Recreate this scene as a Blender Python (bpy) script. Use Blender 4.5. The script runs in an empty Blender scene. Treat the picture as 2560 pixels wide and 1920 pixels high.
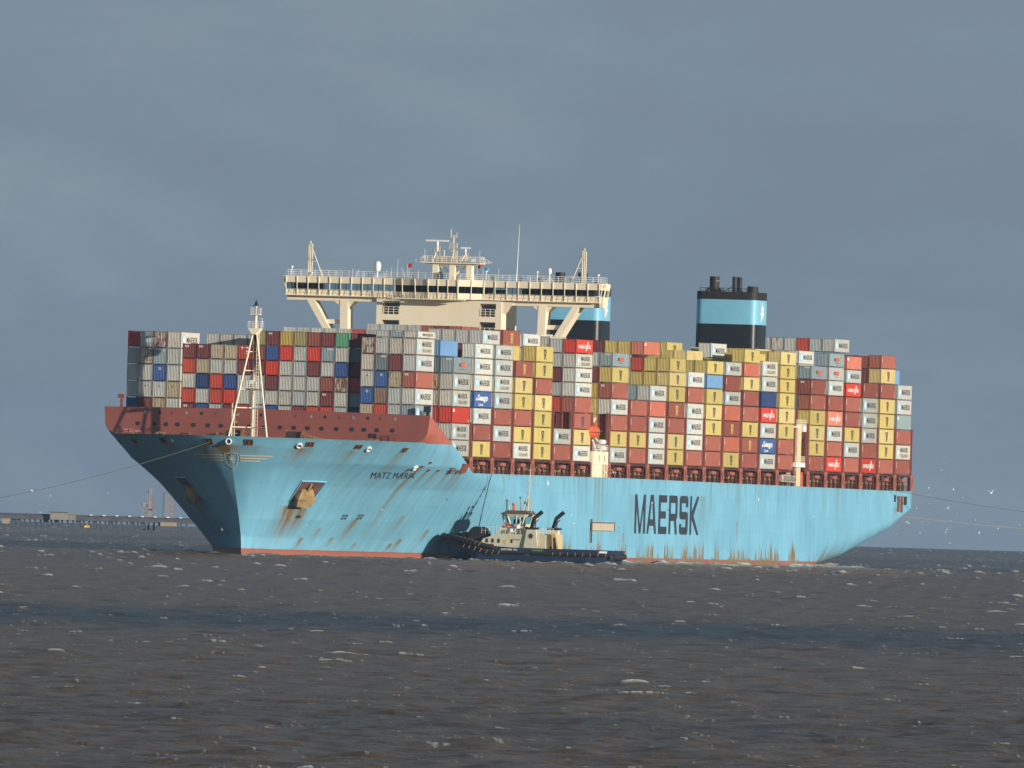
import bpy, bmesh, math, random
import numpy as np
from mathutils import Vector, Matrix
random.seed(7); rng = np.random.default_rng(11)
R = math.radians
scene = bpy.context.scene
col = scene.collection

# ------------------------------------------------------------------ camera, world, sun, exposure
EYE = 8.3                     # metres above the water
EARTH = 8.3e6                 # radius used for the curve of the sea (with refraction)
FOCAL_PX = 44133.5 / 2560.0   # focal length in picture widths
cam_d = bpy.data.cameras.new('camera'); cam = bpy.data.objects.new('camera', cam_d); col.objects.link(cam)
cam_d.sensor_fit = 'HORIZONTAL'; cam_d.sensor_width = 36.0; cam_d.lens = 36.0 * FOCAL_PX
cam_d.clip_start = 1.0; cam_d.clip_end = 60000.0
PITCH = math.atan(0.0072038); ROLL = 0.0300243
cam.location = (0, 0, EYE)
cam.matrix_world = Matrix.Translation((0, 0, EYE)) @ Matrix.Rotation(R(90) + PITCH, 4, 'X') @ Matrix.Rotation(ROLL, 4, 'Z')
scene.camera = cam

THETA = 0.25288675            # ship's axis against the line of sight
SX, SD = -42.31995, 3086.318  # foremost container row, centre line
F_ = Vector((-math.sin(THETA), -math.cos(THETA), 0)); P_ = Vector((math.cos(THETA), -math.sin(THETA), 0))
SUN_EL = R(10.0); SUN_AZ = R(65.5)      # azimuth from the bow towards port
sun_h = F_ * math.cos(SUN_AZ) + P_ * math.sin(SUN_AZ)
sun_dir = Vector((sun_h.x * math.cos(SUN_EL), sun_h.y * math.cos(SUN_EL), math.sin(SUN_EL)))
sl = bpy.data.lights.new('sun', 'SUN'); sl.energy = 5.0; sl.angle = R(0.5); sl.color = (1.0, 0.915, 0.79)
so = bpy.data.objects.new('sun', sl); col.objects.link(so); so.location = (300, -300, 400)
so.rotation_euler = sun_dir.to_track_quat('Z', 'Y').to_euler()

world = bpy.data.worlds.new('World'); scene.world = world; world.use_nodes = True
wt = world.node_tree; wt.nodes.clear()
def wn(t, **k):
    n = wt.nodes.new(t)
    for a, b in k.items(): setattr(n, a, b)
    return n
wo = wn('ShaderNodeOutputWorld'); bg = wn('ShaderNodeBackground'); sky = wn('ShaderNodeTexSky')
sky.sky_type = 'NISHITA'; sky.sun_disc = False; sky.sun_elevation = SUN_EL; sky.sun_rotation = math.atan2(sun_dir.x, sun_dir.y)
sky.altitude = 0; sky.air_density = 1.0; sky.dust_density = 1.5
tc = wn('ShaderNodeTexCoord')
# a broken cloud deck: soft, drawn-out bands over the whole sky
mp = wn('ShaderNodeMapping'); mp.inputs['Rotation'].default_value = (0, R(24), 0); mp.inputs['Scale'].default_value = (38, 38, 92); mp.inputs['Location'].default_value = (3.1, 0.7, 1.9)
n1 = wn('ShaderNodeTexNoise'); n1.inputs['Scale'].default_value = 1.0; n1.inputs['Detail'].default_value = 5; n1.inputs['Roughness'].default_value = 0.45
n1.inputs['Distortion'].default_value = 0.8
mp2 = wn('ShaderNodeMapping'); mp2.inputs['Rotation'].default_value = (0, R(38), 0); mp2.inputs['Scale'].default_value = (110, 110, 300)
n2 = wn('ShaderNodeTexNoise'); n2.inputs['Scale'].default_value = 1.0; n2.inputs['Detail'].default_value = 6; n2.inputs['Roughness'].default_value = 0.55
wt.links.new(tc.outputs['Generated'], mp.inputs['Vector']); wt.links.new(mp.outputs['Vector'], n1.inputs['Vector'])
wt.links.new(tc.outputs['Generated'], mp2.inputs['Vector']); wt.links.new(mp2.outputs['Vector'], n2.inputs['Vector'])
mixn = wn('ShaderNodeMath', operation='MULTIPLY_ADD'); mixn.inputs[1].default_value = 0.37
wt.links.new(n2.outputs['Fac'], mixn.inputs[0]); wt.links.new(n1.outputs['Fac'], mixn.inputs[2])
ramp = wn('ShaderNodeValToRGB'); cr = ramp.color_ramp
cr.elements[0].position = 0.49; cr.elements[0].color = (0.163, 0.226, 0.308, 1)
cr.elements[1].position = 0.92; cr.elements[1].color = (0.215, 0.288, 0.362, 1)
e = cr.elements.new(0.685); e.color = (0.176, 0.245, 0.325, 1)
wt.links.new(mixn.outputs[0], ramp.inputs['Fac'])
skm = wn('ShaderNodeMix', data_type='RGBA', blend_type='MIX')
sc_ = wn('ShaderNodeMix', data_type='RGBA', blend_type='MULTIPLY'); sc_.inputs['Factor'].default_value = 1
# cloud colours are given as they show; the background strength is 0.1, so the deck is scaled by ten
sc_.inputs['B'].default_value = (10, 10, 10, 1)
wt.links.new(ramp.outputs['Color'], sc_.inputs['A'])
skm.inputs['Factor'].default_value = 0.88
wt.links.new(sky.outputs['Color'], skm.inputs['A']); wt.links.new(sc_.outputs['Result'], skm.inputs['B'])
wt.links.new(skm.outputs['Result'], bg.inputs['Color']); bg.inputs['Strength'].default_value = 0.1
wt.links.new(bg.outputs['Background'], wo.inputs['Surface'])

scene.view_settings.view_transform = 'Standard'; scene.view_settings.look = 'None'
scene.view_settings.exposure = 0.12; scene.view_settings.gamma = 1.0; scene.view_settings.use_curve_mapping = False
scene.cycles.max_bounces = 6; scene.cycles.diffuse_bounces = 3; scene.cycles.glossy_bounces = 3
scene.cycles.volume_bounces = 0; scene.cycles.use_denoising = True; scene.cycles.denoiser = 'OPENIMAGEDENOISE'

# ------------------------------------------------------------------ materials
MATS = {}
def mat(name, colour, rough=0.55, metal=0.0, grime=0.10, gscale=0.6, spec=0.35, stretch=(1, 1, 1), rust=0.0, bump=0.0):
    """painted or plain surface with uneven tone and, if asked, rust patches"""
    if name in MATS: return MATS[name]
    m = bpy.data.materials.new(name); m.use_nodes = True; t = m.node_tree; b = t.nodes['Principled BSDF']
    b.inputs['Roughness'].default_value = rough; b.inputs['Metallic'].default_value = metal
    b.inputs['Specular IOR Level'].default_value = spec
    tc = t.nodes.new('ShaderNodeTexCoord'); mp = t.nodes.new('ShaderNodeMapping'); mp.inputs['Scale'].default_value = stretch
    n = t.nodes.new('ShaderNodeTexNoise'); n.inputs['Scale'].default_value = gscale; n.inputs['Detail'].default_value = 6; n.inputs['Roughness'].default_value = 0.65
    t.links.new(tc.outputs['Object'], mp.inputs['Vector']); t.links.new(mp.outputs['Vector'], n.inputs['Vector'])
    mr = t.nodes.new('ShaderNodeMapRange'); mr.inputs['From Min'].default_value = 0.3; mr.inputs['From Max'].default_value = 0.7
    mr.inputs['To Min'].default_value = 1 - grime * 1.6; mr.inputs['To Max'].default_value = 1 + grime * 0.8
    t.links.new(n.outputs['Fac'], mr.inputs['Value'])
    mu = t.nodes.new('ShaderNodeMix'); mu.data_type = 'RGBA'; mu.blend_type = 'MULTIPLY'; mu.inputs['Factor'].default_value = 1
    mu.inputs['A'].default_value = (*colour, 1); t.links.new(mr.outputs['Result'], mu.inputs['B'])
    out = mu.outputs['Result']
    if rust > 0:
        n2 = t.nodes.new('ShaderNodeTexNoise'); n2.inputs['Scale'].default_value = gscale * 2.3; n2.inputs['Detail'].default_value = 7; n2.inputs['Roughness'].default_value = 0.7
        t.links.new(mp.outputs['Vector'], n2.inputs['Vector'])
        r2 = t.nodes.new('ShaderNodeMapRange'); r2.inputs['From Min'].default_value = 0.66 - rust * 0.2; r2.inputs['From Max'].default_value = 0.76 - rust * 0.2
        t.links.new(n2.outputs['Fac'], r2.inputs['Value'])
        mx = t.nodes.new('ShaderNodeMix'); mx.data_type = 'RGBA'; mx.inputs['B'].default_value = (0.16, 0.062, 0.026, 1)
        t.links.new(r2.outputs['Result'], mx.inputs['Factor']); t.links.new(out, mx.inputs['A']); out = mx.outputs['Result']
    t.links.new(out, b.inputs['Base Color'])
    if bump:
        bp = t.nodes.new('ShaderNodeBump'); bp.inputs['Strength'].default_value = bump; t.links.new(n.outputs['Fac'], bp.inputs['Height'])
        t.links.new(bp.outputs['Normal'], b.inputs['Normal'])
    MATS[name] = m; return m

def attr_mat(name, attr, rough=0.6, grime=0.2):
    """colour from a colour attribute (many different boxes in one mesh)"""
    m = mat(name, (1, 1, 1), rough, grime=grime, gscale=0.5)
    t = m.node_tree; a = t.nodes.new('ShaderNodeVertexColor'); a.layer_name = attr
    mu = [x for x in t.nodes if x.type == 'MIX'][0]; t.links.new(a.outputs['Color'], mu.inputs['A']); return m

def container_mat(name, frame=False):
    """container paint: the object's own colour, scuffed and rusty according to its alpha"""
    m = bpy.data.materials.new(name); m.use_nodes = True; t = m.node_tree; b = t.nodes['Principled BSDF']
    b.inputs['Roughness'].default_value = 0.62; b.inputs['Specular IOR Level'].default_value = 0.3
    oi = t.nodes.new('ShaderNodeObjectInfo'); tc = t.nodes.new('ShaderNodeTexCoord')
    ad = t.nodes.new('ShaderNodeVectorMath'); ad.operation = 'MULTIPLY_ADD'; ad.inputs[1].default_value = (60, 37, 83)
    t.links.new(oi.outputs['Random'], ad.inputs[0]); t.links.new(tc.outputs['Object'], ad.inputs[2])
    n = t.nodes.new('ShaderNodeTexNoise'); n.inputs['Scale'].default_value = 0.55; n.inputs['Detail'].default_value = 6; n.inputs['Roughness'].default_value = 0.7
    t.links.new(ad.outputs[0], n.inputs['Vector'])
    mr = t.nodes.new('ShaderNodeMapRange'); mr.inputs['From Min'].default_value = 0.3; mr.inputs['From Max'].default_value = 0.7
    mr.inputs['To Min'].default_value = 0.84; mr.inputs['To Max'].default_value = 1.08
    t.links.new(n.outputs['Fac'], mr.inputs['Value'])
    mu = t.nodes.new('ShaderNodeMix'); mu.data_type = 'RGBA'; mu.blend_type = 'MULTIPLY'; mu.inputs['Factor'].default_value = 1
    t.links.new(oi.outputs['Color'], mu.inputs['A']); t.links.new(mr.outputs['Result'], mu.inputs['B'])
    n2 = t.nodes.new('ShaderNodeTexNoise'); n2.inputs['Scale'].default_value = 1.5; n2.inputs['Detail'].default_value = 8; n2.inputs['Roughness'].default_value = 0.72
    mp = t.nodes.new('ShaderNodeMapping'); mp.inputs['Scale'].default_value = (1, 1, 0.45)
    t.links.new(ad.outputs[0], mp.inputs['Vector']); t.links.new(mp.outputs['Vector'], n2.inputs['Vector'])
    th = t.nodes.new('ShaderNodeMath'); th.operation = 'MULTIPLY_ADD'; th.inputs[1].default_value = -0.30 if not frame else -0.34; th.inputs[2].default_value = 0.76
    t.links.new(oi.outputs['Alpha'], th.inputs[0])
    sb = t.nodes.new('ShaderNodeMath'); sb.operation = 'SUBTRACT'; t.links.new(n2.outputs['Fac'], sb.inputs[0]); t.links.new(th.outputs[0], sb.inputs[1])
    ml = t.nodes.new('ShaderNodeMath'); ml.operation = 'MULTIPLY'; ml.use_clamp = True; ml.inputs[1].default_value = 9.0; t.links.new(sb.outputs[0], ml.inputs[0])
    mx = t.nodes.new('ShaderNodeMix'); mx.data_type = 'RGBA'; mx.inputs['B'].default_value = (0.17, 0.066, 0.03, 1)
    t.links.new(ml.outputs[0], mx.inputs['Factor']); t.links.new(mu.outputs['Result'], mx.inputs['A'])
    t.links.new(mx.outputs['Result'], b.inputs['Base Color'])
    return m
M_BOX = container_mat('container_paint'); M_FRAME = container_mat('container_frame_paint', True)

C_RED = (0.225, 0.07, 0.05); 
red = mat('deck_red_paint', C_RED, 0.6, grime=0.16, gscale=0.35, rust=0.15)
bow_red = mat('bow_plating_red_paint', (0.42, 0.125, 0.088), 0.5, grime=0.12, gscale=0.2)
red_face = mat('breakwater_shaded_red', (0.27, 0.083, 0.064), 0.55, grime=0.10, gscale=0.12, rust=0.0)  # bow plating's red, with the weaker light on this face put into the colour
dark_red = mat('dark_deck_paint', (0.085, 0.03, 0.026), 0.7, grime=0.3, gscale=0.5)
cream = mat('cream_paint', (0.86, 0.755, 0.56), 0.5, grime=0.05, gscale=0.15, stretch=(1, 1, 0.3))
cream_rusty = mat('cream_paint_rust_streaked', (0.80, 0.70, 0.53), 0.5, grime=0.08, gscale=0.8, rust=0.38, stretch=(1, 1, 0.4))
white = mat('white_paint', (0.80, 0.79, 0.76), 0.45, grime=0.05)
black = mat('black_paint', (0.012, 0.014, 0.018), 0.38, grime=0.2, gscale=0.3, spec=0.5)
soot = mat('sooty_steel', (0.026, 0.022, 0.021), 0.6, grime=0.3, gscale=1.0, rust=0.2)
glass = mat('window_glass', (0.02, 0.028, 0.032), 0.08, grime=0.0, spec=0.9)
dark = mat('dark_opening', (0.025, 0.024, 0.026), 0.8, grime=0.1)
rubber = mat('black_rubber', (0.022, 0.022, 0.024), 0.75, grime=0.25)
rope_m = mat('tow_rope', (0.10, 0.095, 0.085), 0.9)
steel = mat('grey_steel', (0.30, 0.30, 0.29), 0.5, metal=0.2)
rust_m = mat('rusty_steel', (0.17, 0.075, 0.035), 0.8, grime=0.4, gscale=1.6)
ltblue = mat('pale_blue_paint', (0.19, 0.47, 0.64), 0.42, grime=0.05, gscale=0.1)
letter_dark = mat('dark_lettering_paint', (0.035, 0.043, 0.055), 0.5, grime=0.15, gscale=0.5)
letter_white = mat('white_lettering_paint', (0.78, 0.76, 0.70), 0.5)
letter_gold = mat('pale_gold_paint', (0.62, 0.55, 0.40), 0.5)
orange = mat('orange_fibreglass', (0.68, 0.115, 0.03), 0.3, spec=0.5, grime=0.1)

# ------------------------------------------------------------------ mesh builder
class MB:
    def __init__(s): s.v = []; s.f = []
    def add(s, vs, fs):
        o = len(s.v); s.v += [tuple(p) for p in vs]; s.f += [tuple(i + o for i in f) for f in fs]; return s
    def box(s, x0, x1, y0, y1, z0, z1):
        return s.add([(x0, y0, z0), (x1, y0, z0), (x1, y1, z0), (x0, y1, z0), (x0, y0, z1), (x1, y0, z1), (x1, y1, z1), (x0, y1, z1)],
                     [(3, 2, 1, 0), (4, 5, 6, 7), (0, 1, 5, 4), (1, 2, 6, 5), (2, 3, 7, 6), (3, 0, 4, 7)])
    def cbox(s, c, d): return s.box(c[0] - d[0] / 2, c[0] + d[0] / 2, c[1] - d[1] / 2, c[1] + d[1] / 2, c[2] - d[2] / 2, c[2] + d[2] / 2)
    def bar(s, a, b, w, h=None, n=4):
        """square or round bar between two points"""
        a = Vector(a); b = Vector(b); h = h or w; d = (b - a).normalized()
        u = d.cross(Vector((0, 0, 1)));
        if u.length < 1e-3: u = Vector((1, 0, 0))
        u.normalize(); k = d.cross(u)
        r = []
        for p in (a, b):
            for i in range(n):
                t = 2 * math.pi * (i + 0.5) / n; q = 1 / math.cos(math.pi / n) if n == 4 else 1
                r.append(p + u * (math.cos(t) * w / 2 * q) + k * (math.sin(t) * h / 2 * q))
        return s.add(r, [(i, (i + 1) % n, n + (i + 1) % n, n + i) for i in range(n)] + [tuple(range(n))[::-1], tuple(range(n, 2 * n))])
    def tube(s, pts, rad, n=10, caps=True):
        """round tube through points; rad a number or one per point"""
        pts = [Vector(p) for p in pts]; rr = rad if isinstance(rad, (list, tuple)) else [rad] * len(pts); ring = []
        for i, p in enumerate(pts):
            d = (pts[min(i + 1, len(pts) - 1)] - pts[max(i - 1, 0)]).normalized()
            u = d.cross(Vector((0, 0, 1)))
            if u.length < 1e-3: u = Vector((1, 0, 0))
            u.normalize(); k = d.cross(u)
            ring += [p + (u * math.cos(2 * math.pi * j / n) + k * math.sin(2 * math.pi * j / n)) * rr[i] for j in range(n)]
        fs = [(i * n + j, i * n + (j + 1) % n, (i + 1) * n + (j + 1) % n, (i + 1) * n + j) for i in range(len(pts) - 1) for j in range(n)]
        if caps: fs += [tuple(range(n))[::-1], tuple(range((len(pts) - 1) * n, len(pts) * n))]
        return s.add(ring, fs)
    def prism(s, poly, axis, t0, t1):
        """extrude a 2-D outline along an axis ('x','y','z')"""
        n = len(poly)
        def P(p, t): return (t, p[0], p[1]) if axis == 'x' else (p[0], t, p[1]) if axis == 'y' else (p[0], p[1], t)
        return s.add([P(p, t0) for p in poly] + [P(p, t1) for p in poly],
                     [(i, (i + 1) % n, n + (i + 1) % n, n + i) for i in range(n)] + [tuple(range(n))[::-1], tuple(range(n, 2 * n))])
    def lathe(s, prof, c=(0, 0, 0), n=16):
        ring = [(c[0] + r * math.cos(2 * math.pi * j / n), c[1] + r * math.sin(2 * math.pi * j / n), c[2] + z) for r, z in prof for j in range(n)]
        return s.add(ring, [(i * n + j, i * n + (j + 1) % n, (i + 1) * n + (j + 1) % n, (i + 1) * n + j) for i in range(len(prof) - 1) for j in range(n)]
                     + [tuple(range(n))[::-1], tuple(range((len(prof) - 1) * n, len(prof) * n))])
    def rail(s, pts, h=1.1, gap=1.6, r=0.035, rows=3, closed=False):
        """stanchions and rails along a polyline"""
        pts = [Vector(p) for p in pts]
        if closed: pts = pts + [pts[0]]
        for a, b in zip(pts, pts[1:]):
            n = max(1, round((b - a).length / gap))
            for i in range(n + 1):
                p = a.lerp(b, i / n); s.bar(p, p + Vector((0, 0, h)), r * 2)
            for k in range(rows):
                z = Vector((0, 0, h * (k + 1) / rows)); s.bar(a + z, b + z, r * 1.7)
        return s
    def mesh(s, name, smooth=False, fix=True):
        m = bpy.data.meshes.new(name); m.from_pydata(s.v, [], s.f); m.update()
        if fix:
            bm = bmesh.new(); bm.from_mesh(m); bmesh.ops.recalc_face_normals(bm, faces=bm.faces); bm.to_mesh(m); bm.free()
        if smooth:
            m.polygons.foreach_set('use_smooth', [True] * len(m.polygons))
            try: m.set_sharp_from_angle(angle=R(38))
            except Exception: pass
        return m
    def build(s, name, material, parent=None, smooth=False, label=None, fix=True):
        return link(name, s.mesh(name, smooth, fix), material, parent, label)

def link(name, me, material=None, parent=None, label=None):
    o = bpy.data.objects.new(name, me); col.objects.link(o)
    if material is not None:
        if not me.materials: me.materials.append(material)
    if parent is not None: o.parent = parent
    if label: o['label'] = label
    return o
def tag(o, label, cat, group=None, kind=None):
    if label: o['label'] = label
    if cat: o['category'] = cat
    if group: o['group'] = group
    if kind: o['kind'] = kind
    return o
def empty(name, loc=(0, 0, 0), rz=0.0):
    o = bpy.data.objects.new(name, None); col.objects.link(o); o.location = loc; o.rotation_euler = (0, 0, rz); o.empty_display_size = 1; return o

_txt = {}
def text_mesh(body, bold=0.012, space=1.0, line=0.9, align='LEFT'):
    """outline of a text as (points, faces), cap height about 0.7"""
    k = (body, bold, space, line, align)
    if k in _txt: return _txt[k]
    cu = bpy.data.curves.new('lettering', 'FONT'); cu.body = body; cu.offset = bold; cu.space_character = space; cu.space_line = line; cu.align_x = align
    cu.resolution_u = 3
    o = bpy.data.objects.new('lettering', cu); col.objects.link(o)
    dg = bpy.context.evaluated_depsgraph_get(); dg.update()
    me = bpy.data.meshes.new_from_object(o.evaluated_get(dg))
    pts = np.array([v.co[:2] for v in me.vertices]); fs = [tuple(p.vertices) for p in me.polygons]
    bpy.data.objects.remove(o); bpy.data.curves.remove(cu); bpy.data.meshes.remove(me)
    _txt[k] = (pts, fs); return _txt[k]
def text_fit(body, x0, x1, z0, z1, **k):
    """text scaled to fill a rectangle: list of 2-D points and faces"""
    p, f = text_mesh(body, **k); lo = p.min(0); hi = p.max(0)
    q = (p - lo) / (hi - lo); return np.column_stack([x0 + q[:, 0] * (x1 - x0), z0 + q[:, 1] * (z1 - z0)]), f
def star7(r1, r0, n=7, rot=0.0):
    return [((r1 if i % 2 == 0 else r0) * math.sin(math.pi * i / n + rot), (r1 if i % 2 == 0 else r0) * math.cos(math.pi * i / n + rot)) for i in range(2 * n)]

# ------------------------------------------------------------------ sea: one curved sheet with real waves, out past the horizon
def build_sea():
    rr = np.concatenate([np.geomspace(3, 480, 230, endpoint=False), np.geomspace(480, 3900, 2050, endpoint=False), np.geomspace(3900, 13000, 420)])
    inner = np.linspace(-R(2.1), R(2.1), 580)
    side = R(2.1) + (R(70) - R(2.1)) * np.linspace(0, 1, 130)[1:] ** 2.6
    th = np.concatenate([-side[::-1], inner, side])
    nr, nt = len(rr), len(th)
    rg = rr[:, None] * np.ones(nt)[None]; X = rg * np.sin(th)[None]; Y = rg * np.cos(th)[None]
    dr = np.gradient(rr)[:, None]; dt = (np.gradient(th)[None] * rg)
    g = np.random.default_rng(5)
    eta = np.zeros((nr, nt)); crest = np.zeros((nr, nt))
    wind = R(205)                      # waves run mostly towards the shore, slightly across the view
    for lam in np.geomspace(0.9, 26, 64):
        k = 2 * math.pi / lam; d = wind + g.normal(0, 0.62); kx, ky = k * math.sin(d), k * math.cos(d)
        amp = 0.0150 * lam ** 0.36 * math.exp(-(lam / 17) ** 2)
        # what the sheet cannot resolve is left out
        fade = np.clip(1.6 - np.abs(ky) * dr / 1.6, 0, 1) * np.clip(1.6 - np.abs(kx) * dt / 1.6, 0, 1)
        grow = np.interp(rg, [500, 1500, 3000, 5000], [0.85, 1.15, 1.9, 2.1])
        # wave groups: each train swells and dies away
        env = 0.75 + 0.5 * np.sin(X * kx * 0.11 + Y * ky * 0.13 + g.uniform(0, 6.28)) * np.sin(X * 0.021 * g.uniform(.5, 1.5) - Y * 0.009 + g.uniform(0, 6.28))
        ph = kx * X + ky * Y + g.uniform(0, 6.28)
        s = np.sin(ph); c = amp * fade * grow * env
        eta += c * (s + 0.22 * np.cos(2 * ph) * -1)
    # patches of breaking crests
    def vnoise(sx, sy, seed, octv=3):
        gg = np.random.default_rng(seed); out = np.zeros((nr, nt)); am = 1.0
        for o in range(octv):
            T = gg.random((256, 256)); u = X / sx * 2 ** o; v = Y / sy * 2 ** o
            iu = np.floor(u).astype(int); iv = np.floor(v).astype(int); fu = u - iu; fv = v - iv
            fu = fu * fu * (3 - 2 * fu); fv = fv * fv * (3 - 2 * fv)
            a = T[iu % 256, iv % 256] * (1 - fu) + T[(iu + 1) % 256, iv % 256] * fu
            b = T[iu % 256, (iv + 1) % 256] * (1 - fu) + T[(iu + 1) % 256, (iv + 1) % 256] * fu
            out += am * (a * (1 - fv) + b * fv); am *= 0.55
        return out / sum(0.55 ** o for o in range(octv))
    sig = eta.std(axis=1, keepdims=True) + 1e-4
    e = eta / sig
    # where the sea is rougher: along the ship, in her wake and beyond her
    near_ship = np.exp(-((rg - 3250) / 420) ** 2)
    wake = near_ship * np.clip((X - 45) / 60, 0, 1)
    rough = 0.05 * near_ship + 0.62 * wake
    far = np.clip((rg - 1500) / 1500, 0, 1)
    pn = vnoise(1.1, 1.0, 3, 3) + 0.6 * vnoise(0.10, 0.8, 9, 2); pf = vnoise(3.4, 10.0, 13, 4) + 0.7 * vnoise(0.35, 4.0, 19, 2)
    patch = pn * (1 - far) + pf * far
    gust = vnoise(14, 120, 17, 2) - 0.5
    e = e + 0.35 * (e - 0.5 * (np.roll(e, 3, 0) + np.roll(e, -3, 0)))
    score = 0.55 * e + 1.9 * patch + 1.1 * gust
    inn = slice(140, -140, 3); k0 = np.searchsorted(rr, [500, 900, 1700, 2700, 3600])
    thr = np.interp(np.log(rr), np.log([600, 1200, 2200, 3200]), [np.quantile(score[a_:b_, inn], q_) for a_, b_, q_ in zip(k0[:-1], k0[1:], (0.9980, 0.9981, 0.9978, 0.9968))])[:, None]
    f = np.clip((score - thr + 0.9 * rough) * 2.6, 0, 0.95)
    ochre = np.clip((np.roll(score, -2, 0) - thr + 0.75 + 0.4 * rough) * 1.1, 0, 1) * (1 - f)
    # broken water along the hull and round the tug
    c_, s_ = math.cos(THETA), math.sin(THETA)
    dx, dy = X - SX, Y - SD; q = dx * c_ - dy * s_; a = dx * s_ + dy * c_
    hbw = hull_half(a, 0.0 * a)
    gap = np.where((a > -19) & (a < 330), np.abs(q) - hbw, 99)
    hullfoam = np.exp(-np.clip(gap - 0.3, 0, 99) / 2.6) * (gap > -3) * np.clip(0.35 + (a - 60) / 160, 0.25, 1)
    wn_ = vnoise(2.6, 14, 23, 3); wl = np.exp(-np.clip(gap, 0, 99) / 7.0) * (gap > -6) * np.clip((a - 40) / 80, 0.22, 1) * np.where(q > 0, 1, 0.5)
    wash = wl * np.clip((wn_ - 0.36) * 3.6, 0, 1)
    f = np.maximum(f, np.clip(wash * (0.55 + 0.9 * vnoise(0.7, 4, 29, 2)) * 1.3, 0, 1))
    tq, ta = q - 21.5, a - 36.0            # tug frame: aft = +q, breadth along a
    tgap = np.maximum(np.abs(ta) - 5.2, np.maximum(-tq, tq - 32))
    f = np.maximum(f, np.clip((np.exp(-np.clip(tgap, 0, 99) / 2.2) * 0.85 + 1.1 * patch - 1.25) * 3, 0, 1) * (tgap > -1))
    eta = eta + np.clip(f, 0, 1) * (0.3 + vnoise(0.5, 2.5, 21, 2)) * np.interp(rg, [500, 1800, 3000], [0.015, 0.045, 0.30]) + 0.42 * wash
    Z = eta - rg * rg / (2 * EARTH)
    # clear: dark bands of cloud shade and wind-smoothed water, painted into the colour
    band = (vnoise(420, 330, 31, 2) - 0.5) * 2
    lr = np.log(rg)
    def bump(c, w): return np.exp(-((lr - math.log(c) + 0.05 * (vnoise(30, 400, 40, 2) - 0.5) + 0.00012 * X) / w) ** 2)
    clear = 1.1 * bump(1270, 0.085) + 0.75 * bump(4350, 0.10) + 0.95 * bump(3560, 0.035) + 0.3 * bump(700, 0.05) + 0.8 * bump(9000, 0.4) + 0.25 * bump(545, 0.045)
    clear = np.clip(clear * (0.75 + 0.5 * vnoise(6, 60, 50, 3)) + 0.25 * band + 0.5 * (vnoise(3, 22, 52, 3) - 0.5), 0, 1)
    me = bpy.data.meshes.new('sea')
    n = nr * nt; co = np.empty((n, 3), np.float32); co[:, 0] = X.ravel(); co[:, 1] = Y.ravel(); co[:, 2] = Z.ravel()
    me.vertices.add(n); me.vertices.foreach_set('co', co.ravel())
    i = np.arange(n, dtype=np.int32).reshape(nr, nt)
    quad = np.stack([i[:-1, :-1], i[:-1, 1:], i[1:, 1:], i[1:, :-1]], -1).reshape(-1, 4)[:, ::-1]
    nf = len(quad); me.loops.add(nf * 4); me.loops.foreach_set('vertex_index', np.ascontiguousarray(quad).ravel())
    me.polygons.add(nf); me.polygons.foreach_set('loop_start', np.arange(0, nf * 4, 4, dtype=np.int32))
    me.polygons.foreach_set('use_smooth', np.ones(nf, bool)); me.update(calc_edges=True)
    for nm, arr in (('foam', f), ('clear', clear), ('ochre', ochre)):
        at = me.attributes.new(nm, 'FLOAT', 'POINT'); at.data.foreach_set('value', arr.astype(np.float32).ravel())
    m = bpy.data.materials.new('sea_water'); m.use_nodes = True; t = m.node_tree; b = t.nodes['Principled BSDF']
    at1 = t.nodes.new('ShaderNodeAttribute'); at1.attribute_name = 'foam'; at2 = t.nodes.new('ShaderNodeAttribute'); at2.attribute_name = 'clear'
    tc = t.nodes.new('ShaderNodeTexCoord'); n0 = t.nodes.new('ShaderNodeTexNoise'); n0.inputs['Scale'].default_value = 0.35; n0.inputs['Detail'].default_value = 5
    t.links.new(tc.outputs['Object'], n0.inputs['Vector'])
    w = t.nodes.new('ShaderNodeMix'); w.data_type = 'RGBA'; w.inputs['A'].default_value = (0.103, 0.067, 0.036, 1); w.inputs['B'].default_value = (0.022, 0.022, 0.025, 1)  # second colour: dark tone of the painted cloud-shade bands
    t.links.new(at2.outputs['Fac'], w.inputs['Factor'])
    silt = t.nodes.new('ShaderNodeMapRange'); silt.inputs['From Min'].default_value = 0.3; silt.inputs['From Max'].default_value = 0.7; silt.inputs['To Min'].default_value = 0.66; silt.inputs['To Max'].default_value = 1.3
    t.links.new(n0.outputs['Fac'], silt.inputs['Value'])
    w2 = t.nodes.new('ShaderNodeMix'); w2.data_type = 'RGBA'; w2.blend_type = 'MULTIPLY'; w2.inputs['Factor'].default_value = 1
    t.links.new(w.outputs['Result'], w2.inputs['A']); t.links.new(silt.outputs['Result'], w2.inputs['B'])
    at3 = t.nodes.new('ShaderNodeAttribute'); at3.attribute_name = 'ochre'
    oc = t.nodes.new('ShaderNodeMix'); oc.data_type = 'RGBA'; oc.inputs['B'].default_value = (0.125, 0.092, 0.042, 1)
    t.links.new(at3.outputs['Fac'], oc.inputs['Factor']); t.links.new(w2.outputs['Result'], oc.inputs['A'])
    fm = t.nodes.new('ShaderNodeMix'); fm.data_type = 'RGBA'; fm.inputs['B'].default_value = (0.80, 0.77, 0.70, 1)
    t.links.new(at1.outputs['Fac'], fm.inputs['Factor']); t.links.new(oc.outputs['Result'], fm.inputs['A'])
    t.links.new(fm.outputs['Result'], b.inputs['Base Color'])
    rg_ = t.nodes.new('ShaderNodeMapRange'); rg_.inputs['To Min'].default_value = 0.22; rg_.inputs['To Max'].default_value = 0.8
    t.links.new(at1.outputs['Fac'], rg_.inputs['Value']); t.links.new(rg_.outputs['Result'], b.inputs['Roughness'])
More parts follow.
